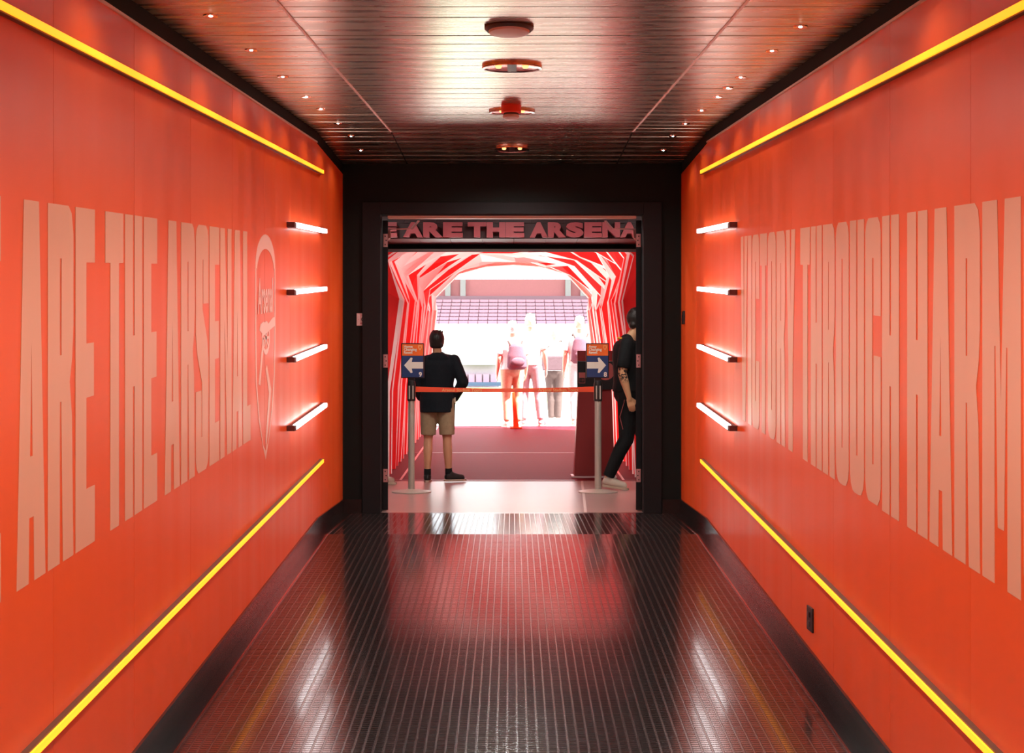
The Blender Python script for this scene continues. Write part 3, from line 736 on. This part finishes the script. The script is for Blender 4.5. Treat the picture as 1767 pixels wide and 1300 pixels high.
# ------------------------------------------------------------------ people
def caps(bm, a, ra, b, rb_, n=12):
    """tapered capsule as a closed mesh"""
    a = Vector(a); b = Vector(b); d = b - a
    L = d.length
    if L < 1e-5: d = Vector((0,0,1)); L = 1e-5
    d = d/L; ref = Vector((0,0,1)) if abs(d.z) < .9 else Vector((0,1,0))
    r = d.cross(ref).normalized(); u = r.cross(d)
    rings = []
    for s in range(1, 5):
        t = -PI/2 + PI/2*s/4; rings.append((a + d*(ra*math.sin(t)), ra*math.cos(t)))
    for s in range(0, 4):
        t = PI/2*s/4; rings.append((b + d*(rb_*math.sin(t)), rb_*math.cos(t)))
    vv = []
    for (c, rad) in rings:
        vv.append([bm.verts.new(c + (r*math.cos(2*PI*k/n) + u*math.sin(2*PI*k/n))*rad) for k in range(n)])
    v0 = bm.verts.new(a - d*ra); v1 = bm.verts.new(b + d*rb_)
    for k in range(n):
        k2 = (k+1) % n
        bm.faces.new((v0, vv[0][k2], vv[0][k])); bm.faces.new((v1, vv[-1][k], vv[-1][k2]))
        for i in range(len(vv)-1): bm.faces.new((vv[i][k], vv[i][k2], vv[i+1][k2], vv[i+1][k]))
def cone(bm, a, ra, b, rb_, n=18):
    """tapered tube with flat ends, for hems and cuffs"""
    a = Vector(a); b = Vector(b); d = (b - a).normalized(); ref = Vector((0,0,1)) if abs(d.z) < .9 else Vector((0,1,0))
    r = d.cross(ref).normalized(); u = r.cross(d)
    vv = [[bm.verts.new(c + (r*math.cos(2*PI*k/n) + u*math.sin(2*PI*k/n))*q) for k in range(n)] for c, q in ((a, ra), (b, rb_))]
    for k in range(n): k2 = (k+1) % n; bm.faces.new((vv[0][k], vv[0][k2], vv[1][k2], vv[1][k]))
    bm.faces.new(list(reversed(vv[0]))); bm.faces.new(vv[1])
def ellipsoid(bm, c, r, rot=None, n=16, m=10):
    c = Vector(c); R3 = rot.to_matrix() if rot else Matrix.Identity(3)
    vv = []
    for i in range(1, m):
        t = PI*i/m
        vv.append([bm.verts.new(c + R3 @ Vector((r[0]*math.sin(t)*math.cos(2*PI*k/n), r[1]*math.sin(t)*math.sin(2*PI*k/n), r[2]*math.cos(t)))) for k in range(n)])
    a = bm.verts.new(c + R3 @ Vector((0,0,r[2]))); b = bm.verts.new(c - R3 @ Vector((0,0,r[2])))
    for k in range(n):
        k2 = (k+1) % n
        bm.faces.new((a, vv[0][k], vv[0][k2])); bm.faces.new((b, vv[-1][k2], vv[-1][k]))
        for i in range(len(vv)-1): bm.faces.new((vv[i][k], vv[i+1][k], vv[i+1][k2], vv[i][k2]))
def loft(bm, rings, n=20):
    """rings: (centre, rx, ry) horizontal ellipses, bottom to top, capped"""
    vv = [[bm.verts.new(Vector(c) + Vector((rx*math.cos(2*PI*k/n), ry*math.sin(2*PI*k/n), 0))) for k in range(n)] for (c, rx, ry) in rings]
    for i in range(len(vv)-1):
        for k in range(n): k2 = (k+1) % n; bm.faces.new((vv[i][k], vv[i][k2], vv[i+1][k2], vv[i+1][k]))
    bm.faces.new(list(reversed(vv[0]))); bm.faces.new(vv[-1])
def skin_obj(name, fnb, material, parent, vox=.007, smooth=4):
    bm = bmesh.new(); fnb(bm); bmesh.ops.recalc_face_normals(bm, faces=bm.faces[:])
    me = bpy.data.meshes.new('tmp'); bm.to_mesh(me); bm.free()
    o = bpy.data.objects.new('tmp', me); COL.objects.link(o)
    r = o.modifiers.new('r', 'REMESH'); r.mode = 'VOXEL'; r.voxel_size = vox
    if smooth: s = o.modifiers.new('s', 'SMOOTH'); s.factor = .5; s.iterations = smooth
    out = eval_mesh(o); bpy.data.objects.remove(o); bpy.data.meshes.remove(me)
    out.name = name; out.materials.clear(); out.materials.append(material)
    out.polygons.foreach_set('use_smooth', [True]*len(out.polygons))
    ob = bpy.data.objects.new(name, out); COL.objects.link(ob); ob.parent = parent
    return ob

def hand(bm, wrist, elbow, side, fwd, curl=.5, s=1.0):
    """palm and five bent fingers beyond the wrist"""
    w_ = Vector(wrist); d = (w_ - Vector(elbow)).normalized()
    f = Vector(fwd); f = (f - d*f.dot(d)).normalized()     # thumb side
    n_ = d.cross(f).normalized()*side                      # palm normal
    pc = w_ + d*.045*s
    caps(bm, w_, .024*s, w_ + d*.02*s, .026*s, 10)
    for q in (-1, -.33, .33, 1): caps(bm, w_ + d*.02*s + f*(.018*q*s), .014*s, w_ + d*.085*s + f*(.027*q*s), .0125*s, 8)
    for q, ln in ((1, .068), (.35, .078), (-.35, .072), (-1, .056)):
        p = w_ + d*.088*s + f*(.027*q*s)
        d1 = (d*math.cos(curl*.6) + n_*math.sin(curl*.6)); d2 = (d*math.cos(curl*1.6) + n_*math.sin(curl*1.6))
        k1 = p + d1*ln*.5*s; k2 = k1 + d2*ln*.5*s
        caps(bm, p, .0098*s, k1, .0090*s, 8); caps(bm, k1, .0090*s, k2, .0078*s, 8)
    t0 = w_ + d*.025*s + f*.026*s; t1_ = t0 + (d*.7 + f*.65 + n_*.2).normalized()*.038*s; t2_ = t1_ + (d*.95 + f*.1 + n_*.3).normalized()*.030*s
    caps(bm, t0, .0135*s, t1_, .0110*s, 8); caps(bm, t1_, .0110*s, t2_, .0088*s, 8)

def person(label, loc, rz, H, J=None, top=None, bottom=None, skin=None, hair=None, shoes=None, sock=None, sleeve=.55, hem=.06, leg_end='ankle', vox=.008, hand_curl=.5, extras=None, hair_r=(.083,.102,.108), build_f=1.0, hood=False, toes=None):
    s = H/1.75
    P = dict(hipL=(-.095,0,.93), hipR=(.095,0,.93), kneeL=(-.10,.02,.50), kneeR=(.10,.02,.50), ankL=(-.10,-.03,.09), ankR=(.10,-.03,.09),
             shL=(-.185,0,1.42), shR=(.185,0,1.42), elL=(-.235,-.03,1.14), elR=(.235,-.03,1.14), wrL=(-.245,.05,.90), wrR=(.245,.05,.90),
             head=(0,.01,1.635), chest=(0,0,1.28), pelvis=(0,0,.95), toeL=(-.12,.13,.03), toeR=(.12,.13,.03))
    if J: P.update(J)
    P = {k_: Vector(v)*s for k_, v in P.items()}
    t = thing('person', loc, label, 'person', rz=rz)
    bf_ = build_f
    ch, pe, hd = P['chest'], P['pelvis'], P['head']
    neck = (P['shL'] + P['shR'])/2 + Vector((0,0,.02*s))
    def torso(bm, g=1.0, z0=None, add=0):
        rg = []
        for (f_, rx, ry) in ((-.42,.162,.118),(-.2,.164,.117),(0,.165,.118),(.3,.150,.108),(.6,.155,.108),(1.0,.178,.118),(1.25,.180,.112),(1.42,.150,.095),(1.52,.09,.072)):
            c = pe + (ch-pe)*f_ if f_ <= 1 else ch + (neck-ch)*((f_-1)/.5)
            rg.append((c, (rx*g*bf_+add)*s, (ry*g*bf_+add)*s))
        if z0 is not None:
            rg = [r_ for r_ in rg if r_[0].z >= z0*s - 1e-6] or rg
        loft(bm, rg)
    def body(bm):
        torso(bm, .96, z0=P['pelvis'].z/s - .08)
        for a in ('L', 'R'): caps(bm, neck - Vector((0,0,.015))*s, .050*s, P['sh'+a] - Vector((0,0,.012))*s, .048*s)
        ellipsoid(bm, hd + Vector((0,-.008,.018))*s, (.074*s,.094*s,.100*s))
        ellipsoid(bm, hd + Vector((0,.030,-.045))*s, (.056*s,.058*s,.068*s))
        caps(bm, neck - Vector((0,0,.03))*s, .060*s, hd + Vector((0,-.012,-.06))*s, .050*s)
        caps(bm, hd + Vector((0,.080,.012))*s, .009*s, hd + Vector((0,.100,-.022))*s, .014*s, 8)   # nose
        caps(bm, hd + Vector((-.022,.078,.032))*s, .012*s, hd + Vector((.022,.078,.032))*s, .012*s, 8)  # brow
        caps(bm, hd + Vector((-.018,.076,-.058))*s, .010*s, hd + Vector((.018,.076,-.058))*s, .010*s, 8)  # lips
        for a in (-1, 1): ellipsoid(bm, hd + Vector((a*.076,-.008,-.005))*s, (.012*s,.022*s,.034*s))
        for a, q in (('L', -1), ('R', 1)):
            sh, el, wr_ = P['sh'+a], P['el'+a], P['wr'+a]
            caps(bm, sh, .056*s*bf_, el, .040*s*bf_); m_ = el + (wr_-el)*.28
            caps(bm, el, .040*s*bf_, m_, .041*s*bf_); caps(bm, m_, .041*s*bf_, wr_, .026*s)
            hand(bm, wr_, el, -q, (0,1,0) if abs((wr_-el).normalized().y) < .9 else (0,0,1), hand_curl, s)
            hp, kn, an = P['hip'+a], P['knee'+a], P['ank'+a]
            caps(bm, hp, .084*s*bf_, kn, .054*s); cf = kn + (an-kn)*.32 + Vector((0,-.012,0))*s
            caps(bm, kn, .052*s, cf, .054*s); caps(bm, cf, .054*s, an, .034*s)
            caps(bm, an, .036*s, an + Vector((0,0,-.04))*s, .034*s)
    skin_obj('body', body, skin, t, vox)
    # eyes and mouth
    for a in (-1, 1):
        MB_ = bmesh.new(); ellipsoid(MB_, hd + Vector((a*.030,.076,.010))*s, (.011*s,.010*s,.008*s), n=10, m=6)
        me = bpy.data.meshes.new('eye'); MB_.to_mesh(me); MB_.free(); me.materials.append(M['ink']); o = bpy.data.objects.new('eye', me); COL.objects.link(o); o.parent = t
    # upper garment
    def upper(bm):
        torso(bm, 1.10, z0=(P['pelvis'].z/s - hem), add=.012)
        for a in ('L', 'R'):
            sh, el, wr_ = P['sh'+a], P['el'+a], P['wr'+a]
            caps(bm, neck - Vector((0,0,.012))*s, .072*s*bf_, sh - Vector((0,0,.018))*s, .064*s*bf_)
            caps(bm, neck - Vector((0,0,.10))*s, .095*s*bf_, sh - Vector((0,0,.06))*s, .062*s*bf_)
            if sleeve <= .5:
                e = sh + (el-sh)*(sleeve*2); caps(bm, sh - Vector((0,0,.010))*s, .066*s*bf_, sh + (e-sh)*.4, .064*s*bf_); cone(bm, sh + (e-sh)*.3, .066*s*bf_, e, .060*s*bf_)
            else:
                e = el + (wr_-el)*min(1, (sleeve-.5)*2); caps(bm, sh - Vector((0,0,.012))*s, .068*s*bf_, el, .062*s*bf_); caps(bm, el, .064*s*bf_, e, .048*s*bf_)
        caps(bm, neck + Vector((-.03,0,.01))*s, .066*s, neck + Vector((.03,0,.01))*s, .066*s)
        if hood: ellipsoid(bm, neck + Vector((0,-.07,-.005))*s, (.125*s,.055*s,.070*s))
    skin_obj('top', upper, top, t, vox*1.15)
    def lower(bm):
        rg = []
        ellipsoid(bm, pe + Vector((0,0,-.01))*s, (.178*s*bf_,.130*s*bf_,.13*s))
        for a in ('L', 'R'):
            hp, kn, an = P['hip'+a], P['knee'+a], P['ank'+a]
            if leg_end == 'knee':
                e = hp + (kn-hp)*.90; caps(bm, hp, .102*s*bf_, hp + (kn-hp)*.3, .096*s*bf_); cone(bm, hp + (kn-hp)*.2, .100*s*bf_, e, .084*s*bf_)
            else:
                e = kn + (an-kn)*.90; caps(bm, hp, .104*s*bf_, kn, .074*s); caps(bm, kn, .074*s, kn + (an-kn)*.3 + Vector((0,-.010,0))*s, .070*s); cone(bm, kn + (an-kn)*.2 + Vector((0,-.010,0))*s, .071*s, kn + (an-kn)*.97, .057*s)
    skin_obj('trousers' if leg_end != 'knee' else 'shorts', lower, bottom, t, vox*1.15)
    # shoes and socks
    for a in ('L', 'R'):
        an, to = P['ank'+a], P['toe'+a]
        gz = to.z - .03*s
        d = Vector((to.x-an.x, to.y-an.y, 0)).normalized(); pitch = Vector((to.x-an.x, to.y-an.y, (to.z - .03*s) - (an.z - .09*s))).normalized()
        heel = Vector((an.x, an.y, an.z-.09*s)) - pitch*.055*s
        toe = heel + pitch*.255*s
        upn = Vector((0,0,1))
        def upper_shoe(bm):
            caps(bm, heel + pitch*.045*s + upn*.052*s, .044*s, toe - pitch*.05*s + upn*.040*s, .040*s)
            caps(bm, heel + pitch*.05*s + upn*.06*s, .046*s, heel + pitch*.07*s + upn*.085*s, .044*s)
            caps(bm, heel + pitch*.10*s + upn*.065*s, .042*s, toe - pitch*.07*s + upn*.042*s, .038*s)
        sh_ = skin_obj('shoe', upper_shoe, shoes[0], t, vox)
        mb = MB(); r_ = Vector((-d.y, d.x, 0)); ring_ = []
        for (f_, w_) in ((0,.018),(.03,.036),(.09,.038),(.17,.046),(.22,.042),(.25,.026),(.262,.010)): ring_.append((f_, w_))
        outl = [(f_, w_) for f_, w_ in ring_] + [(f_, -w_) for f_, w_ in reversed(ring_)]
        mb.prism(outl, lambda u, v, q: tuple(heel + pitch*(u*s) + r_*(v*s) + upn*(q*s)), .024)
        mb.build('sole', shoes[1], sh_, local=True, smooth=True)
        if sock:
            def sk(bm): caps(bm, an + Vector((0,0,-.03))*s, .042*s, an + (P['knee'+a]-an)*.13, .042*s)
            skin_obj('sock', sk, sock, t, vox)
    if hair:
        def hr(bm):
            ellipsoid(bm, hd + Vector((0,-.022,.030))*s, (hair_r[0]*s, hair_r[1]*s, hair_r[2]*s))
            ellipsoid(bm, hd + Vector((0,.012,.070))*s, (.072*s,.085*s,.062*s))
            caps(bm, hd + Vector((-.04,-.06,-.04))*s, .040*s, hd + Vector((.04,-.06,-.04))*s, .040*s)
            for q in range(14):
                a_ = 2*PI*q/14; caps(bm, hd + Vector((.05*math.cos(a_), -.01+.06*math.sin(a_), .10))*s, .022*s, hd + Vector((.055*math.cos(a_)+.01, -.01+.065*math.sin(a_), .112+random.uniform(-.012,.012)))*s, .012*s, 6)
        skin_obj('hair', hr, hair, t, vox, 2)
    if extras: extras(t, P, s)
    return t

def cloth(name, c, r=.8): return mat(name, c, r, spec=.25, var=.18, scale=30, bump=.2, bscale=(60, 60, 60))
M['skin'] = mat('skin', (.66, .34, .19), .5, var=.06)
M['skin_pale'] = mat('skin_pale', (.62, .36, .27), .5, var=.06)
M['hair_dark'] = mat('hair_dark', (.014, .010, .008), .5, bump=.5, bscale=(120, 120, 40))
M['hoodie'] = cloth('hoodie_navy', (.008, .012, .017))
M['khaki'] = cloth('khaki', (.40, .30, .18))
M['black_cloth'] = cloth('black_cloth', (.008, .010, .011))
M['shoe_black'] = mat('shoe_black', (.010, .010, .010), .5)
M['sole_tan'] = mat('sole_tan', (.50, .36, .28), .6)
M['shoe_white'] = mat('shoe_white', (.72, .62, .50), .5)
M['sole_cream'] = mat('sole_cream', (.62, .48, .36), .6)
M['yellow_cloth'] = mat('yellow_cord', (.75, .38, .02), .5)
# tattooed skin: ink pattern on the right arm only
def tattoo():
    m = mat('skin_tattoo', (.72, .42, .22), .5, var=.05); nt = m.node_tree; L = nt.links; b = nt.nodes['Principled BSDF']
    tc = nt.nodes.new('ShaderNodeTexCoord'); vo = nt.nodes.new('ShaderNodeTexNoise'); vo.inputs['Scale'].default_value = 42; vo.inputs['Detail'].default_value = 2
    L.new(tc.outputs['Object'], vo.inputs['Vector'])
    r1 = nt.nodes.new('ShaderNodeMapRange'); r1.inputs[1].default_value = .50; r1.inputs[2].default_value = .53; L.new(vo.outputs['Fac'], r1.inputs[0])
    sp = nt.nodes.new('ShaderNodeSeparateXYZ'); L.new(tc.outputs['Object'], sp.inputs[0])
    def rng(out, a, c):
        x_ = nt.nodes.new('ShaderNodeMapRange'); x_.inputs[1].default_value = a; x_.inputs[2].default_value = c; L.new(out, x_.inputs[0]); return x_.outputs[0]
    def mul(a, c):
        x_ = nt.nodes.new('ShaderNodeMath'); x_.operation = 'MULTIPLY'; L.new(a, x_.inputs[0]); L.new(c, x_.inputs[1]); return x_.outputs[0]
    k_ = mul(mul(rng(sp.outputs['Z'], 1.06, 1.12), rng(sp.outputs['X'], .15, .18)), r1.outputs[0])
    src = b.inputs['Base Color'].links[0].from_socket
    mx = nt.nodes.new('ShaderNodeMix'); mx.data_type = 'RGBA'; mx.inputs[7].default_value = (.02, .015, .015, 1)
    L.new(k_, mx.inputs[0]); L.new(src, mx.inputs[6]); L.new(mx.outputs[2], b.inputs['Base Color'])
    return m
M['skin_tattoo'] = tattoo()

# boy seen from behind
def boy_extra(t, P, s):
    mb = MB(); a = P['hipR'] + Vector((.100, -.035, -.02))*s; c = P['kneeR'] + Vector((.075, -.03, .10))*s
    mb.bar(a, c, .018*s, .008*s, (0,1,0)); mb.build('side_stripe', M['black_cloth'], t, local=True)
    mb = MB(); mb.box(P['wrR'].x-.015, P['wrR'].x+.02, P['wrR'].y-.07, P['wrR'].y-.02, P['wrR'].z-.05, P['wrR'].z+.07); mb.build('phone', M['sign_white'], t, local=True, bevel=.004)
bx = px2x(756, 14.9)
person('boy in dark hooded jacket and khaki shorts standing with his back turned', (bx, 14.88, 0), 0.0, 1.63,
       J=dict(hipL=(-.10,0,.93), hipR=(.09,0,.93), kneeL=(-.115,.03,.50), kneeR=(.105,.0,.50), ankL=(-.12,-.03,.09), ankR=(.125,-.02,.10), toeL=(-.125,.16,.03), toeR=(.30,.04,.04),
              elL=(-.27,-.03,1.16), wrL=(-.20,.10,.96), elR=(.29,-.06,1.15), wrR=(.18,.06,.95), shL=(-.18,0,1.40), shR=(.185,0,1.41), head=(-.015,.02,1.615), chest=(-.01,0,1.27), pelvis=(-.01,0,.94)),
       top=M['hoodie'], bottom=M['khaki'], skin=M['skin'], hair=M['hair_dark'], shoes=(M['shoe_black'], M['sole_tan']), sock=M['black_cloth'], sleeve=.96, leg_end='knee', hem=.2, hair_r=(.090,.105,.105), vox=.0075, hood=True, extras=boy_extra, build_f=1.05)

# man walking to the right, half hidden by the door frame
def man_extra(t, P, s):
    nk = (P['shL']+P['shR'])/2
    pts = [nk + Vector((.088*math.cos(q), .082*math.sin(q)-.002, .034+.022*math.sin(-q)))*s for q in [2*PI*i/20 for i in range(21)]]
    MB().tube(pts, .010*s, 6).build('collar_trim', M['yellow_cloth'], t, local=True, smooth=True)
    a = P['pelvis'] + Vector((.16,-.03,.0))*s
    MB().tube([a, a+Vector((.03,-.02,-.10))*s, a+Vector((.025,-.06,-.24))*s, a+Vector((.02,-.03,-.36))*s], .004, 6).build('key_strap', M['kiosk_pink'], t, local=True, smooth=True)
mx_ = px2x(1083, 13.95)
person('man in black polo shirt and black trousers walking behind the right door frame', (mx_, 13.95, 0), -PI/2, 1.80,
       J=dict(hipL=(-.09,.0,.93), hipR=(.09,.0,.93), kneeR=(.09,-.02,.49), ankR=(.09,-.20,.115), toeR=(.10,-.03,.03), kneeL=(-.09,.17,.51), ankL=(-.09,.20,.09), toeL=(-.09,.36,.03),
              shR=(.185,-.02,1.42), elR=(.225,-.07,1.13), wrR=(.22,-.005,.90), elL=(-.23,-.05,1.14), wrL=(-.23,.06,.92), head=(0,.11,1.64), chest=(0,-.0,1.28)),
       top=M['black_cloth'], bottom=M['black_cloth'], skin=M['skin_tattoo'], hair=M['hair_dark'], shoes=(M['shoe_white'], M['sole_cream']), sleeve=.42, vox=.0075, extras=man_extra, build_f=1.08, hand_curl=.6)

# person standing out of sight behind the left door leaf, one shoe showing
person('person in dark trousers behind the left door frame, only a tan shoe showing', (-1.53, 14.48, 0), -PI/2, 1.72,
       J=dict(ankL=(-.10,.12,.09), kneeL=(-.10,.10,.50), toeL=(-.10,.29,.03)),
       top=M['black_cloth'], bottom=M['black_cloth'], skin=M['skin'], hair=M['hair_dark'], shoes=(M['sole_tan'], M['sole_cream']), sleeve=.95, vox=.011)

# visitors at the mouth of the canopy
M['white_cloth'] = cloth('white_cloth', (.75, .74, .72)); M['cream_cloth'] = cloth('cream_cloth', (.50, .36, .24))
M['mauve_cloth'] = cloth('mauve_cloth', (.17, .085, .115)); M['pink_cloth'] = cloth('pink_cloth', (.34, .22, .25)); M['brown_cloth'] = cloth('brown_cloth', (.075, .05, .045))
M['hair_white'] = mat('hair_white', (.75, .72, .68), .6); M['hair_fair'] = mat('hair_fair', (.62, .48, .34), .6); M['hair_brown'] = mat('hair_brown', (.5, .36, .24), .6)
M['orange_cloth'] = cloth('orange_cloth', (.62, .10, .02))
def backpack(material, w_=.15, h_=.23, z=1.20, tilt=0):
    def ex(t, P, s):
        c = Vector((tilt*.05, -.20, z))*s
        def bg(bm):
            loft(bm, [(c+Vector((0,0,-h_))*s, w_*.75*s, .06*s), (c+Vector((0,-.01,-h_*.8))*s, w_*s, .085*s), (c+Vector((0,-.01,.0))*s, w_*.95*s, .085*s), (c+Vector((0,0,h_*.75))*s, w_*.7*s, .07*s), (c+Vector((0,0,h_))*s, w_*.4*s, .04*s)])
        b_ = skin_obj('backpack', bg, material, t, .012)
        def pk(bm): ellipsoid(bm, c+Vector((0,-.085,-h_*.4))*s, (w_*.7*s,.035*s,h_*.35*s))
        skin_obj('pocket', pk, material, b_, .012)
        for a in (-1, 1):
            m_ = MB(); m_.tube([c+Vector((a*w_*.5,.05,h_*.8))*s, c+Vector((a*.12,.10,h_*1.15))*s, c+Vector((a*.12,.30,h_*.8))*s, c+Vector((a*.13,.33,0))*s, c+Vector((a*.14,.12,-h_*.8))*s], .016*s, 6); m_.build('strap', M['brown_cloth'], b_, local=True, smooth=True)
    return ex
def shoulder_bag(t, P, s):
    c = Vector((.0, -.20, .98))*s
    b_ = MB().box(c.x-.21*s, c.x+.20*s, c.y-.06*s, c.y+.05*s, c.z-.02*s, c.z+.24*s).build('shoulder_bag', M['brown_bag'], t, local=True, bevel=.02)
    MB().tube([c+Vector((-.19,0,.22))*s, c+Vector((-.17,.08,.38))*s, Vector((.12,.0,1.50))*s, Vector((.17,.16,1.3))*s, c+Vector((.19,.02,.22))*s], .014*s, 6).build('bag_strap', M['brown_cloth'], b_, local=True, smooth=True)
M['brown_bag'] = cloth('bag_grey', (.12, .075, .085))
def at(px, Zp): return (px2x(px, Zp), Zp, fz(Zp))
person('visitor in cream trousers with slanted mauve backpack, leftmost of the four outside', at(884, 22.7), .25, 1.72, top=M['white_cloth'], bottom=M['cream_cloth'], skin=M['skin_pale'], hair=M['hair_white'], shoes=(M['shoe_white'], M['white_trim']), sleeve=.4, vox=.012, extras=backpack(M['mauve_cloth'], .17, .22, 1.17, .5), build_f=1.08)
person('tall visitor in white shirt and pink trousers beside the leftmost backpack wearer', at(915, 23.0), -.2, 1.84, J=dict(kneeR=(.13,.02,.5), ankR=(.17,-.03,.09), toeR=(.20,.13,.03)), top=M['white_cloth'], bottom=M['pink_cloth'], skin=M['skin_pale'], hair=M['hair_fair'], shoes=(M['pink_cloth'], M['sole_tan']), sleeve=.4, vox=.012)
person('smaller visitor in white top and brown leggings carrying a grey shoulder bag', at(957, 24.2), -.1, 1.68, J=dict(kneeL=(-.07,.02,.5), ankL=(-.06,-.03,.09), toeL=(-.07,.13,.03), kneeR=(.07,.02,.5), ankR=(.07,-.03,.09), toeR=(.08,.13,.03)), top=M['white_cloth'], bottom=M['brown_cloth'], skin=M['skin_pale'], hair=M['hair_brown'], shoes=(M['shoe_white'], M['white_trim']), sleeve=.4, vox=.012, extras=shoulder_bag, build_f=.9)
person('visitor with mauve backpack and white trousers nearest the information stand', at(1000, 23.0), .1, 1.80, top=M['white_cloth'], bottom=M['white_cloth'], skin=M['skin_pale'], hair=M['hair_fair'], shoes=(M['shoe_white'], M['white_trim']), sleeve=.4, vox=.012, extras=backpack(M['mauve_cloth'], .17, .22, 1.22))
# orange marker pole standing among the visitors
Zp = 22.4; xq = px2x(890, Zp)
pt = thing('marker_post', (xq, Zp, fz(Zp)), 'slim orange marker post standing between the visitors\' legs', 'post')
mb = MB(); mb.hexa([(xq-.04,Zp-.03,fz(Zp)+.02),(xq+.05,Zp-.03,fz(Zp)+.02),(xq+.05,Zp+.03,fz(Zp)+.02),(xq-.04,Zp+.03,fz(Zp)+.02),(xq-.06,Zp-.02,fz(Zp)+.58),(xq-.02,Zp-.02,fz(Zp)+.58),(xq-.02,Zp+.02,fz(Zp)+.58),(xq-.06,Zp+.02,fz(Zp)+.58)]); mb.build('shaft', M['orange_cloth'], pt, bevel=.004)
mb = MB(); mb.box(xq-.09, xq+.10, Zp-.09, Zp+.09, fz(Zp), fz(Zp)+.02); mb.build('foot', M['orange_cloth'], pt)

# ------------------------------------------------------------------ stadium
GZ = fz(22.9)
b = MB(); b.box(-60, 60, 22.9, 34, GZ-.4, GZ); tag(b.build('ground_apron', M['apron']), 'pale concrete apron between the canopy and the pitch', 'ground', kind='structure')
b = MB(); b.box(-80, 80, 34, 104, GZ-.4, GZ+.01); tag(b.build('ground_pitch', M['grass']), 'sunlit grass pitch of the stadium', 'pitch', kind='structure')
b = MB(); b.box(-90, 90, 104, 150, GZ-.4, GZ); tag(b.build('ground_far', M['apron']), 'pale ground under the far stand', 'ground', kind='structure')
st_ = MB(); st_.box(-60, 60, 106, 107, GZ, 5.15)
sw = st_.build('wall_stand', M['lowerwall']); tag(sw, 'pale front wall of the far stand', 'stand', kind='structure')
b = MB()
for r_ in range(9): b.box(-60, 60, 107+r_*1.0, 108+r_, 4.0, 5.15+r_*.33 - .002)
tag(b.build('floor_terrace', M['terrace']), 'stepped terraces under the far seats', 'terrace', kind='structure')
b = MB(); b.box(-60, 60, 116, 116.6, 5, 9.25); bw = b.build('wall_stand_back', M['standwall']); tag(bw, 'dusky pink rear wall of the far stand', 'wall', kind='structure')
for px in (773, 799, 980, 1006): 
    xx = px2x(px, 115.8); MB().box(xx-.22, xx+.22, 115.5, 116.0, 7.4, 9.2).build('pillar', M['pillar'], bw)
b = MB(); b.hexa([(-70,98,17),(70,98,17),(70,122,14.4),(-70,122,14.4),(-70,98,17.6),(70,98,17.6),(70,122,15),(-70,122,15)]); tag(b.build('roof_stand', M['roofwhite']), 'white roof over the far stand', 'roof', kind='structure')
seat0 = None
for r_ in range(7):
    for c_ in range(19):
        xx = -6.8 + c_*.755 + (.0 if r_ % 2 else .0); yy = 107.45 + r_*1.0; zz = 5.15 + r_*.33
        if seat0 is None:
            mb = MB(); mb.box(xx-.35, xx+.35, yy+.30, yy+.36, zz+.06, zz+.29); mb.box(xx-.33, xx+.33, yy-.02, yy+.32, zz+.06, zz+.11); mb.box(xx-.05, xx+.05, yy+.1, yy+.25, zz, zz+.07)
            seat0 = mb.build('stadium_seat', M['seat'], origin=(xx, yy, zz)); seat0['label'] = 'dusky pink seat in the far stand across the pitch'; seat0['category'] = 'seat'; seat0['group'] = 'seats of the far stand'
        else: copy_to(seat0, None, (xx, yy, zz))
# perimeter board and dugout far across the pitch
mb = MB(); xx0, xx1 = px2x(800, 103.5), px2x(866, 103.5)
t = thing('advertising_board', ((xx0+xx1)/2, 103.5, GZ), 'low blue perimeter board across the pitch seen left of the visitors', 'board')
MB().box(xx0, xx1, 103.45, 103.55, GZ+.12, GZ+.40).build('panel', M['adblue'], t)
for q in (.1, .5, .9): MB().box(xx0+(xx1-xx0)*q-.05, xx0+(xx1-xx0)*q+.05, 103.5, 103.9, GZ, GZ+.3).build('support', M['pillar'], t)
xx0, xx1 = px2x(795, 104.6), px2x(858, 104.6)
t = thing('dugout', ((xx0+xx1)/2, 104.6, GZ), 'pale dugout shelter on the far touchline', 'dugout')
MB().box(xx0, xx1, 104.9, 105.0, GZ, GZ+1.9).build('back_wall', M['dug'], t)
MB().hexa([(xx0,103.9,GZ+1.7),(xx1,103.9,GZ+1.7),(xx1,105,GZ+1.95),(xx0,105,GZ+1.95),(xx0,103.9,GZ+1.78),(xx1,103.9,GZ+1.78),(xx1,105,GZ+2.03),(xx0,105,GZ+2.03)]).build('roof', M['roofwhite'], t)
for q in range(5):
    sx_ = xx0 + (xx1-xx0)*(q+.5)/5; MB().box(sx_-.22, sx_+.22, 104.4, 104.8, GZ+.35, GZ+1.0).build('bench_seat', M['seat'], t)
